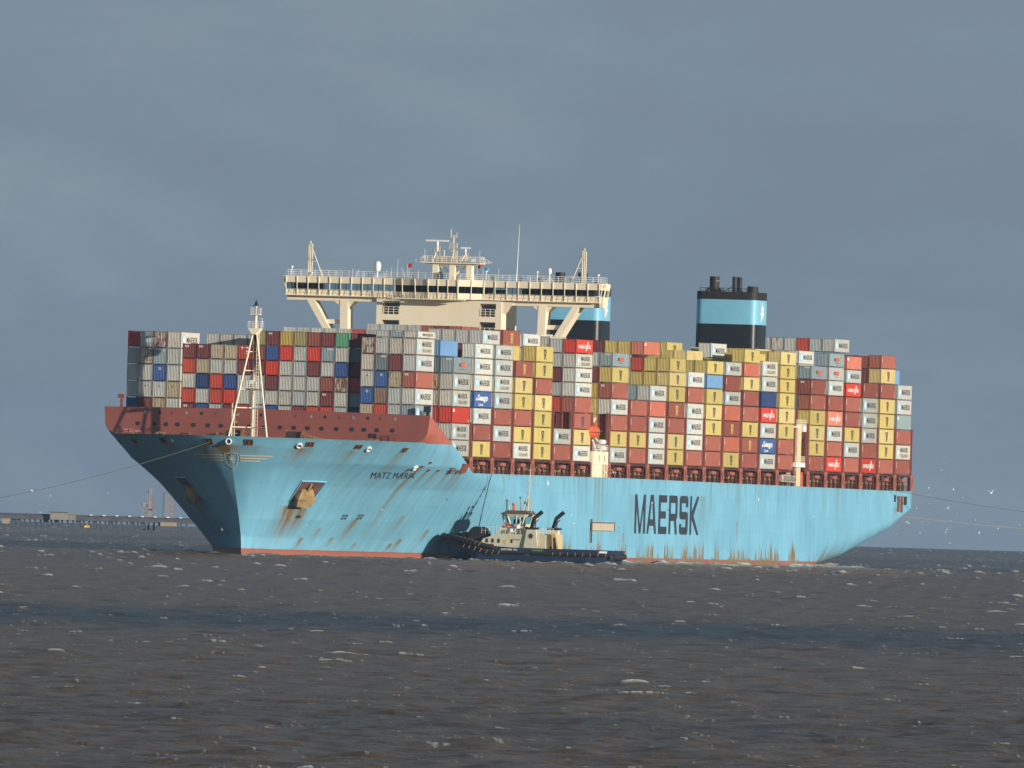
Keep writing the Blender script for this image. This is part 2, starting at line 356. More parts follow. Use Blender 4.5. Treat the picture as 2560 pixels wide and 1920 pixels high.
    b.inputs['IOR'].default_value = 1.333; b.inputs['Specular IOR Level'].default_value = 0.035
    n3 = t.nodes.new('ShaderNodeTexNoise'); n3.inputs['Scale'].default_value = 1.7; n3.inputs['Detail'].default_value = 6; n3.inputs['Roughness'].default_value = 0.65
    t.links.new(tc.outputs['Object'], n3.inputs['Vector'])
    bp = t.nodes.new('ShaderNodeBump'); bp.inputs['Strength'].default_value = 0.9; bp.inputs['Distance'].default_value = 0.4
    t.links.new(n3.outputs['Fac'], bp.inputs['Height']); t.links.new(bp.outputs['Normal'], b.inputs['Normal'])
    o = link('sea', me, m); tag(o, None, None, kind='structure'); return o

# ------------------------------------------------------------------ the ship's hull form (q = to port, a = aft of the foremost containers, z = above water)
ZS = np.array([-4, 0, 3.2, 6.7, 12.9, 16.4, 20.5, 26.]); AS_ = np.array([-15., -15.5, -16.1, -17.9, -21.7, -23.9, -26.5, -29.5])
LZ = np.array([-4, .9, 6.3, 12, 16.3, 20.5, 26]); LT = np.array([134, 133, 112, 82, 52, 35, 32.]); ET = np.array([.92, .9, .70, .60, .55, .5, .45])
HALF = 29.5
def stem_a(z): return np.interp(z, ZS, AS_)
def hull_half(a, z):
    a = np.asarray(a, float); s = stem_a(z); L = np.interp(z, LZ, LT); e = np.interp(z, LZ, ET)
    t = np.clip((a - s) / L, 0, 1)
    b = HALF * np.maximum(1 - (1 - t) ** 2, 0) ** e
    zb = np.interp(a, KA, KZ); rad = np.interp(a, [284, 300, 335, 368], [5, 5, 3.6, 0.8])
    d = np.clip(np.asarray(z, float) - zb, 0, rad)
    tuck = np.where(a > 284, rad - np.sqrt(np.maximum(rad ** 2 - (rad - d) ** 2, 0)), 0)
    return b - tuck * np.clip((a - 284) / 14, 0, 1)
KA = np.array([-40, 285, 296, 301, 316, 333, 352, 368.2]); KZ = np.array([-2.5, -2.5, -.5, .1, 1.5, 3.9, 7.1, 11.2])
def front_a(q, z):
    """a of the hull's skin forward, at breadth q"""
    e = np.interp(z, LZ, ET); L = np.interp(z, LZ, LT)
    return stem_a(z) + L * (1 - np.sqrt(np.maximum(1 - (np.abs(q) / HALF) ** (1 / e), 0)))
def flow_of(a, z): s = stem_a(z); return np.where(a < 123.5, -26.5 + (a - s) * 150 / (123.5 - s), a)
def a_of_flow(f, z): s = stem_a(z); return np.where(f < 123.5, s + (f + 26.5) * (123.5 - s) / 150, f)
def skin(a, z, side=1, off=0.0):
    """point and outward normal of the hull"""
    b = float(hull_half(a, z)); d = 0.05
    da = (float(hull_half(a + d, z)) - float(hull_half(a - d, z))) / (2 * d); dz = (float(hull_half(a, z + d)) - float(hull_half(a, z - d))) / (2 * d)
    n = Vector((side, -da, -dz)).normalized()
    return Vector((side * b, a, z)) + n * off, n
def skin_frame(a, z, side=1, off=0.0):
    p, n = skin(a, z, side, off); up = Vector((0, 0, 1)); up = (up - n * up.dot(n)).normalized(); x = up.cross(n).normalized()
    return Matrix(((x.x, up.x, n.x, p.x), (x.y, up.y, n.y, p.y), (x.z, up.z, n.z, p.z), (0, 0, 0, 1)))
def placed(mb, M):
    mb.v = [tuple(M @ Vector(v)) for v in mb.v]; return mb

SHIP_Z = -SD * SD / (2 * EARTH)
ship = empty('container_ship', (SX, SD, SHIP_Z), -THETA)
tag(ship, 'huge pale blue container ship stacked high with containers beside a small tug', 'ship')

def hull_mesh():
    fl = np.concatenate([np.linspace(-26.5, 32, 260, endpoint=False), np.linspace(32, 368.2, 960)])
    ta = np.array([-40, -1.4, 14.3, 17, 20, 23, 26, 28, 29.5, 31, 140, 368.2]); tz = np.array([20.5, 20.35, 20.26, 19.6, 18.71, 17.7, 16.6, 15.85, 15.45, 15.36, 15.5, 15.0])
    tf = flow_of(ta, tz); tf[0] = -40
    ztop = np.interp(fl, tf, tz); zbot = np.interp(fl, KA, KZ)
    S = np.linspace(0, 1, 92)
    Z = zbot[:, None] + S[None] * (ztop - zbot)[:, None]; Fl = fl[:, None] + 0 * Z
    A = a_of_flow(Fl, Z); B = hull_half(A, Z)
    g = np.random.default_rng(3)
    def n1(x, sc, seed):
        T = np.random.default_rng(seed).random(4096); u = x / sc + 500; i = np.floor(u).astype(int); f = u - i; f = f * f * (3 - 2 * f); return T[i % 4096] * (1 - f) + T[(i + 1) % 4096] * f
    allv, allr, alls, allf, allu = [], [], [], [], []
    nu, ns = Z.shape
    for side in (1, -1):
        rust = np.zeros_like(Z); alg = np.zeros_like(Z)
        # rust creeping up from the boot topping, in clumps of thin columns
        clump = np.clip((n1(Fl, 6.0, 60 + side) + 0.35 * n1(Fl, 1.9, 62) - 0.54) * 7.0, 0, 1) * np.clip((Fl - 20) / 60, 0.12, 1)
        col_ = n1(Fl, 0.62, 70 + side); hgt = (0.5 + 1.5 * (col_ > .45) + 1.3 * (col_ > .62) + 2.4 * np.clip((n1(Fl, 0.42, 71) - .72) * 5, 0, 1)) * clump * (0.7 + 0.6 * n1(Fl, 3.0, 74)) + 0.55 * n1(Fl, 0.7, 75) ** 2 + 1.2 * np.clip((n1(Fl, .5, 78) - .80) * 6, 0, 1)
        rust = np.maximum(rust, np.clip((1.05 + hgt - Z) / (0.25 + 0.55 * hgt), 0, 1) * (Z > -1) * np.clip(0.35 + 0.9 * clump, 0, 1) * (0.35 + 0.85 * n1(Fl, 0.33, 77)))
        # drips below the deck edge
        drip = np.clip((n1(Fl, 0.7, 80 + side) - 0.62) * 4, 0, 1); ln = 0.8 + 8.5 * n1(Fl, 3.1, 82) ** 3
        zt = ztop[:, None]
        alg = np.maximum(alg, drip * np.clip(1 - (zt - Z) / ln, 0, 1) * 0.75 * np.clip((Fl - 10) / 20, 0.3, 1))
        rust = np.maximum(rust, np.clip(1 - (zt - Z) / 0.25, 0, 1) * 0.7 * n1(Fl, 1.2, 84))
        def streak(a, z, length, width, st=0.9, which=0, slant=0.0):
            f0 = float(flow_of(a, z)); d = z - Z
            w = 1.45 * width * (1 + 0.9 * np.clip(d / length, 0, 1)); x = (Fl - f0 - slant * d) / w
            k = np.clip(1 - d / length, 0, 1) ** 0.8 * np.clip(d / 0.25 + 0.4, 0, 1) * np.exp(-x * x * 2.2) * 1.35 * st * (0.55 + 0.6 * n1(Fl, 0.16, 90 + int(10 * abs(a))))
            if which == 0: np.maximum(rust, k, out=rust)
            else: np.maximum(alg, k, out=alg)
        if side > 0:
            for a, z, l, w, s in ((-25.5, 19.0, 3, 1.1, .6), (-21.4, 18.8, 3.6, 1.3, .7), (-14.6, 18.6, 3.6, 1.2, .6), (-4.2, 18.5, 7, 1.2, .5), (3.4, 15.5, 3.5, .5, .8), (6.1, 16.1, 14, .6, .8), (9.8, 15.5, 4, .5, .8),
                                  (13.3, 15.5, 3.5, .45, .7), (18.2, 15.5, 4, .6, .8), (21.4, 15.4, 4, .6, .7), (23.4, 15.6, 5, 1.0, .6), (-12.2, 8.7, 7.4, 1.7, .9), (-9.7, 8.4, 6.4, 1.3, .8), (5.2, 6.7, 5.5, .9, .8),
                                  (-3.6, 3.2, 2.6, .55, .9), (3.9, 3.4, 2.4, .6, .8), (11.6, 2.6, 1.8, .5, .8), (18.0, 7.6, 4.5, .8, .6), (22.2, 2.6, 2.0, .6, .9), (24.0, 3.4, 2.6, .7, .9), (-1.7, 5.0, 3.5, .7, .5), (30.3, 5.2, 3.8, .7, .9), (24.5, 3.3, 2.2, .5, .8), (-12.7, 3.6, 3.0, .7, .35),
                                  (38, 4.4, 3.2, .6, .8), (226, 8.2, 6.6, .45, .9), (123.0, 5.8, 5.2, .35, .75), (139.0, 5.6, 5.4, .9, .6), (114.6, 5.8, 5.0, .4, .6), (355, 11.9, 3.2, 1.5, .6)):
                streak(a, z, l, w, s)
            for a, z, l, w, s in ((51, 15.4, 5, .7, .8), (117.5, 15.4, 9, .8, .9), (120.0, 15.4, 13, .8, .9), (123, 15.4, 10, .7, .8), (198.5, 12.8, 8, 2.2, .6), (144.8, 12.5, 8, 1.8, .5), (226, 15.4, 11, 2.0, .5), (205, 15.4, 8, .7, .6),
                                  (295, 15.2, 7, .9, .6), (-8, 15, 8, 1.4, .25), (12, 20, 9, 1.5, .3)):
                streak(a, z, l, w, s, 1)
        else:
            for a, z, l, w, s in ((-25.5, 18.9, 3.6, 1.5, .9), (-21.6, 18.9, 3, 1.2, .6), (-8, 9.4, 7, 1.4, .8)): streak(a, z, l, w, s)
        allv.append(np.stack([side * B, A, Z], -1).reshape(-1, 3)); allr.append(np.stack([rust, alg], -1).reshape(-1, 2)); allu.append(np.stack([Fl, Z], -1).reshape(-1, 2))
        i = np.arange(nu * ns).reshape(nu, ns) + (0 if side > 0 else nu * ns)
        q = np.stack([i[:-1, :-1], i[1:, :-1], i[1:, 1:], i[:-1, 1:]], -1).reshape(-1, 4)
        allf.append(q if side > 0 else q[:, ::-1])
    o = nu * ns; i0 = np.arange(nu) * ns
    bot = np.stack([i0[:-1], i0[:-1] + o, i0[1:] + o, i0[1:]], -1)[fl[:-1] > 280]
    tr = (nu - 1) * ns + np.arange(ns); trq = np.stack([tr[:-1], tr[:-1] + o, tr[1:] + o, tr[1:]], -1)
    V = np.concatenate(allv); Fc = np.concatenate(allf + [bot, trq])
    me = bpy.data.meshes.new('hull'); me.from_pydata(V.tolist(), [], Fc.tolist()); me.update()
    me.polygons.foreach_set('use_smooth', np.ones(len(me.polygons), bool))
    rr = np.concatenate(allr); uu = np.concatenate(allu)
    for k, nm in enumerate(('rust', 'algae')):
        at = me.attributes.new(nm, 'FLOAT', 'POINT'); at.data.foreach_set('value', rr[:, k].astype(np.float32))
    at = me.attributes.new('flow', 'FLOAT_VECTOR', 'POINT'); at.data.foreach_set('vector', np.column_stack([uu, 0 * uu[:, 0]]).astype(np.float32).ravel())
    try: me.set_sharp_from_angle(angle=R(40))
    except Exception: pass
    return me
def hull_material():
    m = bpy.data.materials.new('hull_paint'); m.use_nodes = True; t = m.node_tree; b = t.nodes['Principled BSDF']; L = t.links.new
    def N(ty, **k):
        n = t.nodes.new(ty)
        for a, v in k.items(): setattr(n, a, v)
        return n
    at = {k: N('ShaderNodeAttribute', attribute_name=k) for k in ('rust', 'algae', 'flow')}
    tc = N('ShaderNodeTexCoord'); sep = N('ShaderNodeSeparateXYZ'); L(tc.outputs['Object'], sep.inputs[0])
    mp = N('ShaderNodeMapping'); mp.inputs['Scale'].default_value = (1.0, 0.13, 1); L(at['flow'].outputs['Vector'], mp.inputs['Vector'])
    n1 = N('ShaderNodeTexNoise'); n1.inputs['Scale'].default_value = 0.9; n1.inputs['Detail'].default_value = 6; n1.inputs['Roughness'].default_value = .62; L(mp.outputs[0], n1.inputs['Vector'])
    n2 = N('ShaderNodeTexNoise'); n2.inputs['Scale'].default_value = 0.07; n2.inputs['Detail'].default_value = 4; L(at['flow'].outputs['Vector'], n2.inputs['Vector'])
    v = N('ShaderNodeMath', operation='MULTIPLY_ADD'); v.inputs[1].default_value = 0.62; v.inputs[2].default_value = 0.44; L(n1.outputs['Fac'], v.inputs[0])
    v2 = N('ShaderNodeMath', operation='MULTIPLY_ADD'); v2.inputs[1].default_value = 0.50; L(n2.outputs['Fac'], v2.inputs[0]); L(v.outputs[0], v2.inputs[2])
    base = N('ShaderNodeMix', data_type='RGBA', blend_type='MULTIPLY'); base.inputs['Factor'].default_value = 1; base.inputs['A'].default_value = (0.178, 0.43, 0.58, 1); L(v2.outputs[0], base.inputs['B'])
    # faint plate seams
    seam = N('ShaderNodeTexBrick'); seam.inputs['Color1'].default_value = (1, 1, 1, 1); seam.inputs['Color2'].default_value = (.92, .945, .955, 1); seam.inputs['Mortar'].default_value = (.86, .87, .88, 1)
    seam.inputs['Scale'].default_value = 1; seam.inputs['Mortar Size'].default_value = .035; seam.inputs['Brick Width'].default_value = 11; seam.inputs['Row Height'].default_value = 3.1; L(at['flow'].outputs['Vector'], seam.inputs['Vector'])
    bs = N('ShaderNodeMix', data_type='RGBA', blend_type='MULTIPLY'); bs.inputs['Factor'].default_value = 1; L(base.outputs['Result'], bs.inputs['A']); L(seam.outputs['Color'], bs.inputs['B'])
    # old grey-yellow film, in streaks
    am = N('ShaderNodeMath', operation='MULTIPLY', use_clamp=True); am.inputs[1].default_value = 0.62; L(at['algae'].outputs['Fac'], am.inputs[0])
    al = N('ShaderNodeMix', data_type='RGBA'); al.inputs['B'].default_value = (0.15, 0.18, 0.09, 1); L(am.outputs[0], al.inputs['Factor']); L(bs.outputs['Result'], al.inputs['A'])
    # boot topping
    nz = N('ShaderNodeMath', operation='MULTIPLY_ADD'); nz.inputs[1].default_value = 0.25; L(n1.outputs['Fac'], nz.inputs[0]); L(sep.outputs['Z'], nz.inputs[2])
    bt = N('ShaderNodeMapRange'); bt.inputs['From Min'].default_value = 1.13; bt.inputs['From Max'].default_value = 1.20; bt.inputs['To Min'].default_value = 1; bt.inputs['To Max'].default_value = 0; L(nz.outputs[0], bt.inputs['Value'])
    nb = N('ShaderNodeMix', data_type='RGBA'); nb.inputs['A'].default_value = (0.20, 0.055, 0.045, 1); nb.inputs['B'].default_value = (0.42, 0.125, 0.10, 1); L(n2.outputs['Fac'], nb.inputs['Factor'])
    bm_ = N('ShaderNodeMix', data_type='RGBA'); L(bt.outputs[0], bm_.inputs['Factor']); L(al.outputs['Result'], bm_.inputs['A']); L(nb.outputs['Result'], bm_.inputs['B'])
    # rust
    r1 = N('ShaderNodeMath', operation='MULTIPLY_ADD'); r1.inputs[1].default_value = 1.5; r1.inputs[2].default_value = -0.45; L(n1.outputs['Fac'], r1.inputs[0])
    r2 = N('ShaderNodeMath', operation='ADD'); L(r1.outputs[0], r2.inputs[0]); L(at['rust'].outputs['Fac'], r2.inputs[1])
    r3 = N('ShaderNodeMath', operation='MULTIPLY', use_clamp=True); L(r2.outputs[0], r3.inputs[0]); L(at['rust'].outputs['Fac'], r3.inputs[1])
    rc = N('ShaderNodeMix', data_type='RGBA'); rc.inputs['A'].default_value = (0.21, 0.165, 0.07, 1); rc.inputs['B'].default_value = (0.21, 0.11, 0.045, 1); L(n2.outputs['Fac'], rc.inputs['Factor'])
    fin = N('ShaderNodeMix', data_type='RGBA'); L(r3.outputs[0], fin.inputs['Factor']); L(bm_.outputs['Result'], fin.inputs['A']); L(rc.outputs['Result'], fin.inputs['B'])
    L(fin.outputs['Result'], b.inputs['Base Color']); b.inputs['Roughness'].default_value = 0.42; b.inputs['Specular IOR Level'].default_value = 0.35
    # slightly hungry plating between the frames
    bw = N('ShaderNodeTexNoise'); bw.inputs['Scale'].default_value = 0.32; bw.inputs['Detail'].default_value = 2; L(at['flow'].outputs['Vector'], bw.inputs['Vector'])
    bp = N('ShaderNodeBump'); bp.inputs['Strength'].default_value = 0.10; bp.inputs['Distance'].default_value = 0.4; L(bw.outputs['Fac'], bp.inputs['Height']); L(bp.outputs['Normal'], b.inputs['Normal'])
    return m
hull = link('hull', hull_mesh(), hull_material(), ship, 'pale blue hull streaked with rust above a dull red waterline band')

def conform(pts, faces, fn, name, material, parent, depth=0.0, label=None):
    """flat outline laid on a curved surface through fn(x, y) -> 3-D point"""
    bm = bmesh.new(); vs = [bm.verts.new((p[0], p[1], 0)) for p in pts]
    for f in faces:
        try: bm.faces.new([vs[i] for i in f])
        except ValueError: pass
    bmesh.ops.triangulate(bm, faces=bm.faces)
    for v in bm.verts: v.co = fn(v.co.x, v.co.y)
    me = bpy.data.meshes.new(name); bm.to_mesh(me); bm.free()
    return link(name, me, material, parent, label)
# the name in large letters on the side
def big_letters():
    L_ = {'M': [[(0, 0), (22, 0), (22, 290), (50, 0), (70, 0), (98, 290), (98, 0), (121, 0), (122, 440), (98, 440), (61, 95), (25, 440), (0, 440)]],
          'A': [[(0, 0), (20, 0), (30, 90), (78, 90), (88, 0), (110, 0), (74, 440), (38, 440)], [(38, 165), (71, 165), (57, 360), (50, 360)]],
          'E': [[(0, 0), (96, 0), (96, 84), (24, 84), (24, 175), (84, 175), (84, 258), (24, 258), (24, 356), (96, 356), (96, 440), (0, 440)]],
          'R': [[(0, 0), (22, 0), (22, 152), (60, 152), (74, 0), (98, 0), (84, 165), (96, 190), (98, 240), (98, 410), (84, 440), (0, 440)], [(22, 235), (72, 235), (74, 250), (74, 345), (70, 356), (22, 356)]],
          'S': [[(0, 28), (14, 0), (88, 0), (98, 40), (98, 232), (86, 258), (26, 258), (26, 356), (72, 356), (72, 312), (98, 312), (98, 405), (86, 440), (12, 440), (0, 410), (0, 200), (14, 172), (72, 172), (72, 84), (24, 84), (24, 120), (0, 120)]],
          'K': [[(0, 0), (20, 0), (20, 175), (82, 0), (106, 0), (42, 215), (106, 440), (82, 440), (20, 265), (20, 440), (0, 440)]]}
    xs = {'M': 0, 'A': 137, 'E': 268, 'R': 386, 'S': 507, 'K': 627}
    bm = bmesh.new()
    for ch, polys in L_.items():
        outer = polys[0]
        def ring(pl): 
            vs = [bm.verts.new((p[0] + xs[ch], p[1], 0)) for p in pl]; return [bm.edges.new((vs[i], vs[(i + 1) % len(vs)])) for i in range(len(vs))]
        ed = ring(outer)
        if len(polys) > 1:
            ed += ring(polys[1]); bmesh.ops.triangle_fill(bm, edges=ed, use_beauty=True, use_dissolve=False)
        else:
            bm.faces.new([e.verts[0] for e in ed]) if False else bmesh.ops.triangle_fill(bm, edges=ed, use_beauty=True, use_dissolve=False)
    for v in bm.verts:
        x = v.co.x / 733; y = v.co.y / 440
        v.co = (HALF + 0.03, 147.2 + 49.0 * x, 5.5 + 7.15 * y)
    me = bpy.data.meshes.new('hull_lettering'); bm.to_mesh(me); bm.free()
    return link('hull_lettering', me, letter_dark, ship, 'huge dark block capitals on the hull side')
big_letters()
def corners(bl, br, tl, tr):
    def f(x, y):
        a = (bl[0] * (1 - x) + br[0] * x) * (1 - y) + (tl[0] * (1 - x) + tr[0] * x) * y
        z = (bl[1] * (1 - x) + br[1] * x) * (1 - y) + (tl[1] * (1 - x) + tr[1] * x) * y
        return skin(a, z, 1, 0.05)[0]
    return f
p, f = text_fit('MATZ MÆRSK', 0, 1, 0, 1, bold=-0.004, space=1.05)
conform(p, f, corners((-2.8, 13.85), (8.7, 14.15), (-4.6, 15.0), (7.2, 15.05)), 'name_lettering', letter_dark, ship, label='small dark name on the bow')
# emblem round the stem: shield with a seven-pointed star between two sets of stripes
def stem_pt(q, z): return Vector((q, float(front_a(q, z)) - 0.08, z))
def strip(pl, w=0.16):
    """line of given width as quads, in (q, z)"""
    pts, fs = [], []
    for (x0, y0), (x1, y1) in zip(pl, pl[1:]):
        n = max(1, int(math.hypot(x1 - x0, y1 - y0) / 0.4)); d = math.hypot(x1 - x0, y1 - y0); nx, ny = -(y1 - y0) / d * w / 2, (x1 - x0) / d * w / 2
        for i in range(n):
            o = len(pts)
            for t in (i / n, (i + 1) / n):
                x, y = x0 + (x1 - x0) * t, y0 + (y1 - y0) * t; pts += [(x + nx, y + ny), (x - nx, y - ny)]
            fs.append((o, o + 1, o + 3, o + 2))
    return pts, fs
ep, ef = [], []
def addp(pf):
    o = len(ep); ep.extend(pf[0]); ef.extend([tuple(i + o for i in f) for f in pf[1]])
addp(strip([(0.1, 17.62), (0.75, 17.4), (1.3, 17.42), (1.28, 16.4), (0.95, 15.6), (0.1, 14.85), (-0.75, 15.6), (-1.08, 16.4), (-1.1, 17.42), (-0.55, 17.4), (0.1, 17.62)], 0.13))
for k, (z, ql, qr) in enumerate(((17.12, -7.2, 7.2), (16.66, -5.8, 6.0), (16.2, -4.3, 4.9))):
    for l_, r_ in ((1.6, qr), (-1.4, ql)): conform(*strip([(l_, z), (r_, z)], 0.21), stem_pt, 'emblem_stripe', letter_gold, ship)
st = star7(0.78, 0.27); addp(([(0.1, 16.5)] + [(0.1 + x, 16.5 + y) for x, y in st], [(0, 1 + i, 1 + (i + 1) % 14) for i in range(14)]))
conform(ep, ef, stem_pt, 'bow_emblem', letter_gold, ship, label='pale shield with a star between striped wings on the stem')

# fairleads, hawses and small scuppers
def fairlead(a, z, side, w=1.45, h=1.15):
    M = skin_frame(a, z, side, -0.02)
    fr = MB(); t = 0.17
    for b in ((-w / 2, w / 2, h / 2 - t, h / 2), (-w / 2, w / 2, -h / 2, -h / 2 + t), (-w / 2, -w / 2 + t, -h / 2 + t, h / 2 - t), (w / 2 - t, w / 2, -h / 2 + t, h / 2 - t)): fr.box(b[0], b[1], b[2], b[3], 0, 0.14)
    o = placed(fr, M).build('fairlead', rust_m, ship)
    placed(MB().box(-w / 2 + t, w / 2 - t, -h / 2 + t, h / 2 - t, 0.0, 0.06), M).build('opening', dark, o)
    placed(MB().cbox((0.05, 0, 0.1), (0.42, 0.42, 0.16)), M).build('roller', rust_m, o)
for a, z, s in ((-25.55, 19.5, 1), (-21.4, 19.45, 1), (-14.6, 19.3, 1), (-4.2, 19.0, 1), (-25.5, 19.45, -1), (-21.6, 19.4, -1), (-14.4, 19.2, -1), (-3.6, 19.0, -1)): fairlead(a, z, s)
def hawse(a, z, side, r=0.55):
    M = skin_frame(a, z, side, 0.0); pr = [(r * math.cos(2 * math.pi * j / 18), r * math.sin(2 * math.pi * j / 18)) for j in range(18)]
    m = MB(); ring = [(x, y, 0.0) for x, y in pr] + [(x * 1.05, y * 1.05, 0.28) for x, y in pr] + [(x * .78, y * .78, 0.34) for x, y in pr] + [(x * .62, y * .62, 0.08) for x, y in pr]
    m.add(ring, [(k * 18 + j, k * 18 + (j + 1) % 18, (k + 1) * 18 + (j + 1) % 18, (k + 1) * 18 + j) for k in range(3) for j in range(18)])
    o = placed(m, M).build('hawse_ring', white, ship, smooth=True)
    placed(MB().prism([(x * .63, y * .63) for x, y in pr], 'z', 0.04, 0.1), M).build('opening', dark, o)
for a, z, s in ((-25.9, 19.5, 1), (-22.2, 19.2, 1), (-12.3, 19.0, 1), (4.4, 16.0, 1)): hawse(a, z, s)
for a, z in ((3.4, 15.6), (6.1, 16.2), (9.8, 15.6), (13.3, 15.6), (18.2, 15.6), (21.4, 15.5), (7.6, 16.9)):
    placed(MB().prism([(0.5 * math.cos(t), 0.3 * math.sin(t)) for t in np.linspace(0, 2 * math.pi, 13)[:-1]], 'z', -0.02, 0.09), skin_frame(a, z)).build('scupper', rust_m, ship)
placed(MB().box(-1.5, 1.5, -0.8, 0.8, -0.1, 0.25), skin_frame(23.6, 16.2)).build('side_hatch', red, ship)
# draught figures and bow marks
for (x0, a0, z0, body) in ((0, 1.0, 7.0, '8\n8'), (0, 5.0, 7.1, '8\n8')):
    p, f = text_fit(body, 0, 1, 0, 1)
    conform(p, f, corners((a0, z0 - .45), (a0 + 1.6, z0 - .45), (a0 - .4, z0 + .45), (a0 + 1.2, z0 + .45)), 'hull_mark', letter_dark, ship)
placed(MB().box(-.6, .6, -.3, .3, 0, .05), skin_frame(-8.9, 6.8)).build('hull_mark', letter_dark, ship)
mb = MB()
for k in range(7): mb.box(HALF, HALF + 0.025, 135.6, 137.0, 1.5 + k * 0.8, 1.9 + k * 0.8)
mb.build('draught_marks', mat('faded_mark_paint', (0.16, 0.33, 0.40)), ship)
# anchors in their pockets
def anchor(a0, z0, side):
    fn = lambda a, z, off: skin(a, z, side, off)[0]
    pk = [(-13.6, 13.05), (-9.6, 12.98), (-7.9, 10.4), (-10.9, 9.2), (-12.5, 10.2)]
    bm = MB(); 
    rows = []
    for t in np.linspace(0, 1, 7):
        z = 13.0 - 3.6 * t; l = -15.0 + 1.6 * t; r = -11.05 + 1.6 * t; rows.append([fn(l + (r - l) * u, z, 0.05) for u in np.linspace(0, 1, 5)])
    n = 5; bm.add([p for r in rows for p in r], [(i * n + j, i * n + j + 1, (i + 1) * n + j + 1, (i + 1) * n + j) for i in range(6) for j in range(4)])
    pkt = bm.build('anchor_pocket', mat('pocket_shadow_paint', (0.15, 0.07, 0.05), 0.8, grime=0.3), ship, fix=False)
    lip = MB()
    lip.tube([fn(-15.1, 13.05, .08), fn(-13.0, 13.07, .08), fn(-10.9, 13.02, .08)], 0.13, 6); lip.tube([fn(-15.1, 13.05, .08), fn(-13.4, 9.4, .08)], 0.10, 6); lip.tube([fn(-10.9, 13.02, .08), fn(-9.3, 9.4, .08)], 0.10, 6)
    lip.build('pocket_rim', ltblue, pkt)
    M = skin_frame(a0, z0, side, 0.0)
    an = MB()
    def slab(lo_, up2): return an.add([(x, y, z) for x, y, z in lo_] + [(x, y, z) for x, y, z in up2], [(0, 1, 5, 4), (1, 2, 6, 5), (2, 3, 7, 6), (3, 0, 4, 7), (3, 2, 1, 0), (4, 5, 6, 7)])
    slab([(-1.5, -2.1, .1), (1.5, -2.1, .1), (1.5, -1.9, 1.5), (-1.5, -1.9, 1.5)], [(-1.95, -.5, .05), (1.95, -.5, .05), (1.95, -.35, 1.25), (-1.95, -.35, 1.25)])      # crown, a heavy block hanging below the pocket
    slab([(-1.95, -.5, .05), (1.95, -.5, .05), (1.95, -.35, 1.25), (-1.95, -.35, 1.25)], [(-1.25, 1.0, .0), (1.25, 1.0, .0), (1.25, 1.0, .35), (-1.25, 1.0, .35)])           # sloping flukes
    an.bar((0, .9, .25), (.1, 2.4, .12), .5)
    o = placed(an, M).build('anchor', mat('rusty_ochre_steel', (0.33, 0.22, 0.10), 0.8, grime=0.35, gscale=0.7, rust=0.25), ship, label='rusty anchor housed in the bow')
    placed(MB().tube([(0.3, 2.2, 0.35), (0.55, 2.0, 0.4), (0.6, 1.7, 0.4)], 0.1, 6), M).build('shackle', dark, o)
anchor(-12.2, 10.9, 1); anchor(-12.2, 10.9, -1)
# openings near the stern, stowed platform on the side
for a0, a1, z0, z1, m_ in ((353.4, 354.9, 12.9, 14.1, dark), (356.0, 358.2, 11.0, 13.9, rust_m), (358.8, 361.0, 10.9, 13.9, rust_m), (361.6, 364.2, 12.4, 13.9, dark)):
    o = MB().box(HALF - 0.25, HALF + 0.04, a0, a1, z0, z1).build('stern_opening', m_, ship)
    MB().box(HALF + 0.03, HALF + 0.10, a0 - 0.15, a1 + 0.15, z1, z1 + 0.15).build('lip', red, o)
o = MB().box(HALF - 0.1, HALF + 0.45, 114.6, 130.4, 5.85, 7.15).build('side_platform', mat('weathered_beige', (0.52, 0.45, 0.33), 0.7, grime=0.25, gscale=2.0, stretch=(1, 1, .2), rust=0.15), ship, label='beige panel stowed flat on the hull side')
mb = MB().bar((HALF + .3, 114.4, 3.6), (HALF + .3, 114.4, 7.9), 0.25).bar((HALF + .3, 114.5, 7.3), (HALF + .3, 131.4, 7.3), 0.12).bar((HALF + .3, 131.4, 5.7), (HALF + .3, 131.4, 7.3), 0.12)
mb.build('frame', rust_m, o)

# breakwater across the forecastle and the red plating abaft it
def rows_between(l, r, z0, z1): return [(l(z), z) for z in np.linspace(z0, z1, 12)], [(r(z), z) for z in np.linspace(z0, z1, 12)]
bwq = lambda z: float(hull_half(-1.4, z))
def bw_edge(z): return float(np.interp(z, [18.6, 20.0, 20.3, 20.7, 21.2, 22, 23, 25.1], [25.6, 26.6, 27.3, 28.1, 28.7, 29.15, 29.3, 29.5]))
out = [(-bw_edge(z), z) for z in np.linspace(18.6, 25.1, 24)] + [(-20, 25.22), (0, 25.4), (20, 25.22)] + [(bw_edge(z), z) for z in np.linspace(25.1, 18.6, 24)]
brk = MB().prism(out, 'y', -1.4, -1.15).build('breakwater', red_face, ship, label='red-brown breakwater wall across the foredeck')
for side in (1, -1):
    m = MB(); n = 14; g = []
    for i, a in enumerate(np.concatenate([np.linspace(-1.4, .6, 10), np.linspace(.6, 14.3, 17)[1:]])):
        zt = np.interp(a, [-1.4, 14.3], [25.1, 20.27])
        for z in np.linspace(20.2, zt, n):
            low = float(hull_half(a, 20.2)) + 0.02; up_ = min(1, (z - 20.2) / 1.6) ** .7; full = low + (29.55 - low) * up_; k = min(1, (a + 1.4) / 1.8) ** .5
            g.append((side * (bw_edge(z) * (1 - k) + full * k), a, z))
    m.add(g, [(i * n + j, (i + 1) * n + j, (i + 1) * n + j + 1, i * n + j + 1) for i in range(25) for j in range(n - 1)])
    m.build('bow_side_plating', bow_red, ship, smooth=True, fix=True)
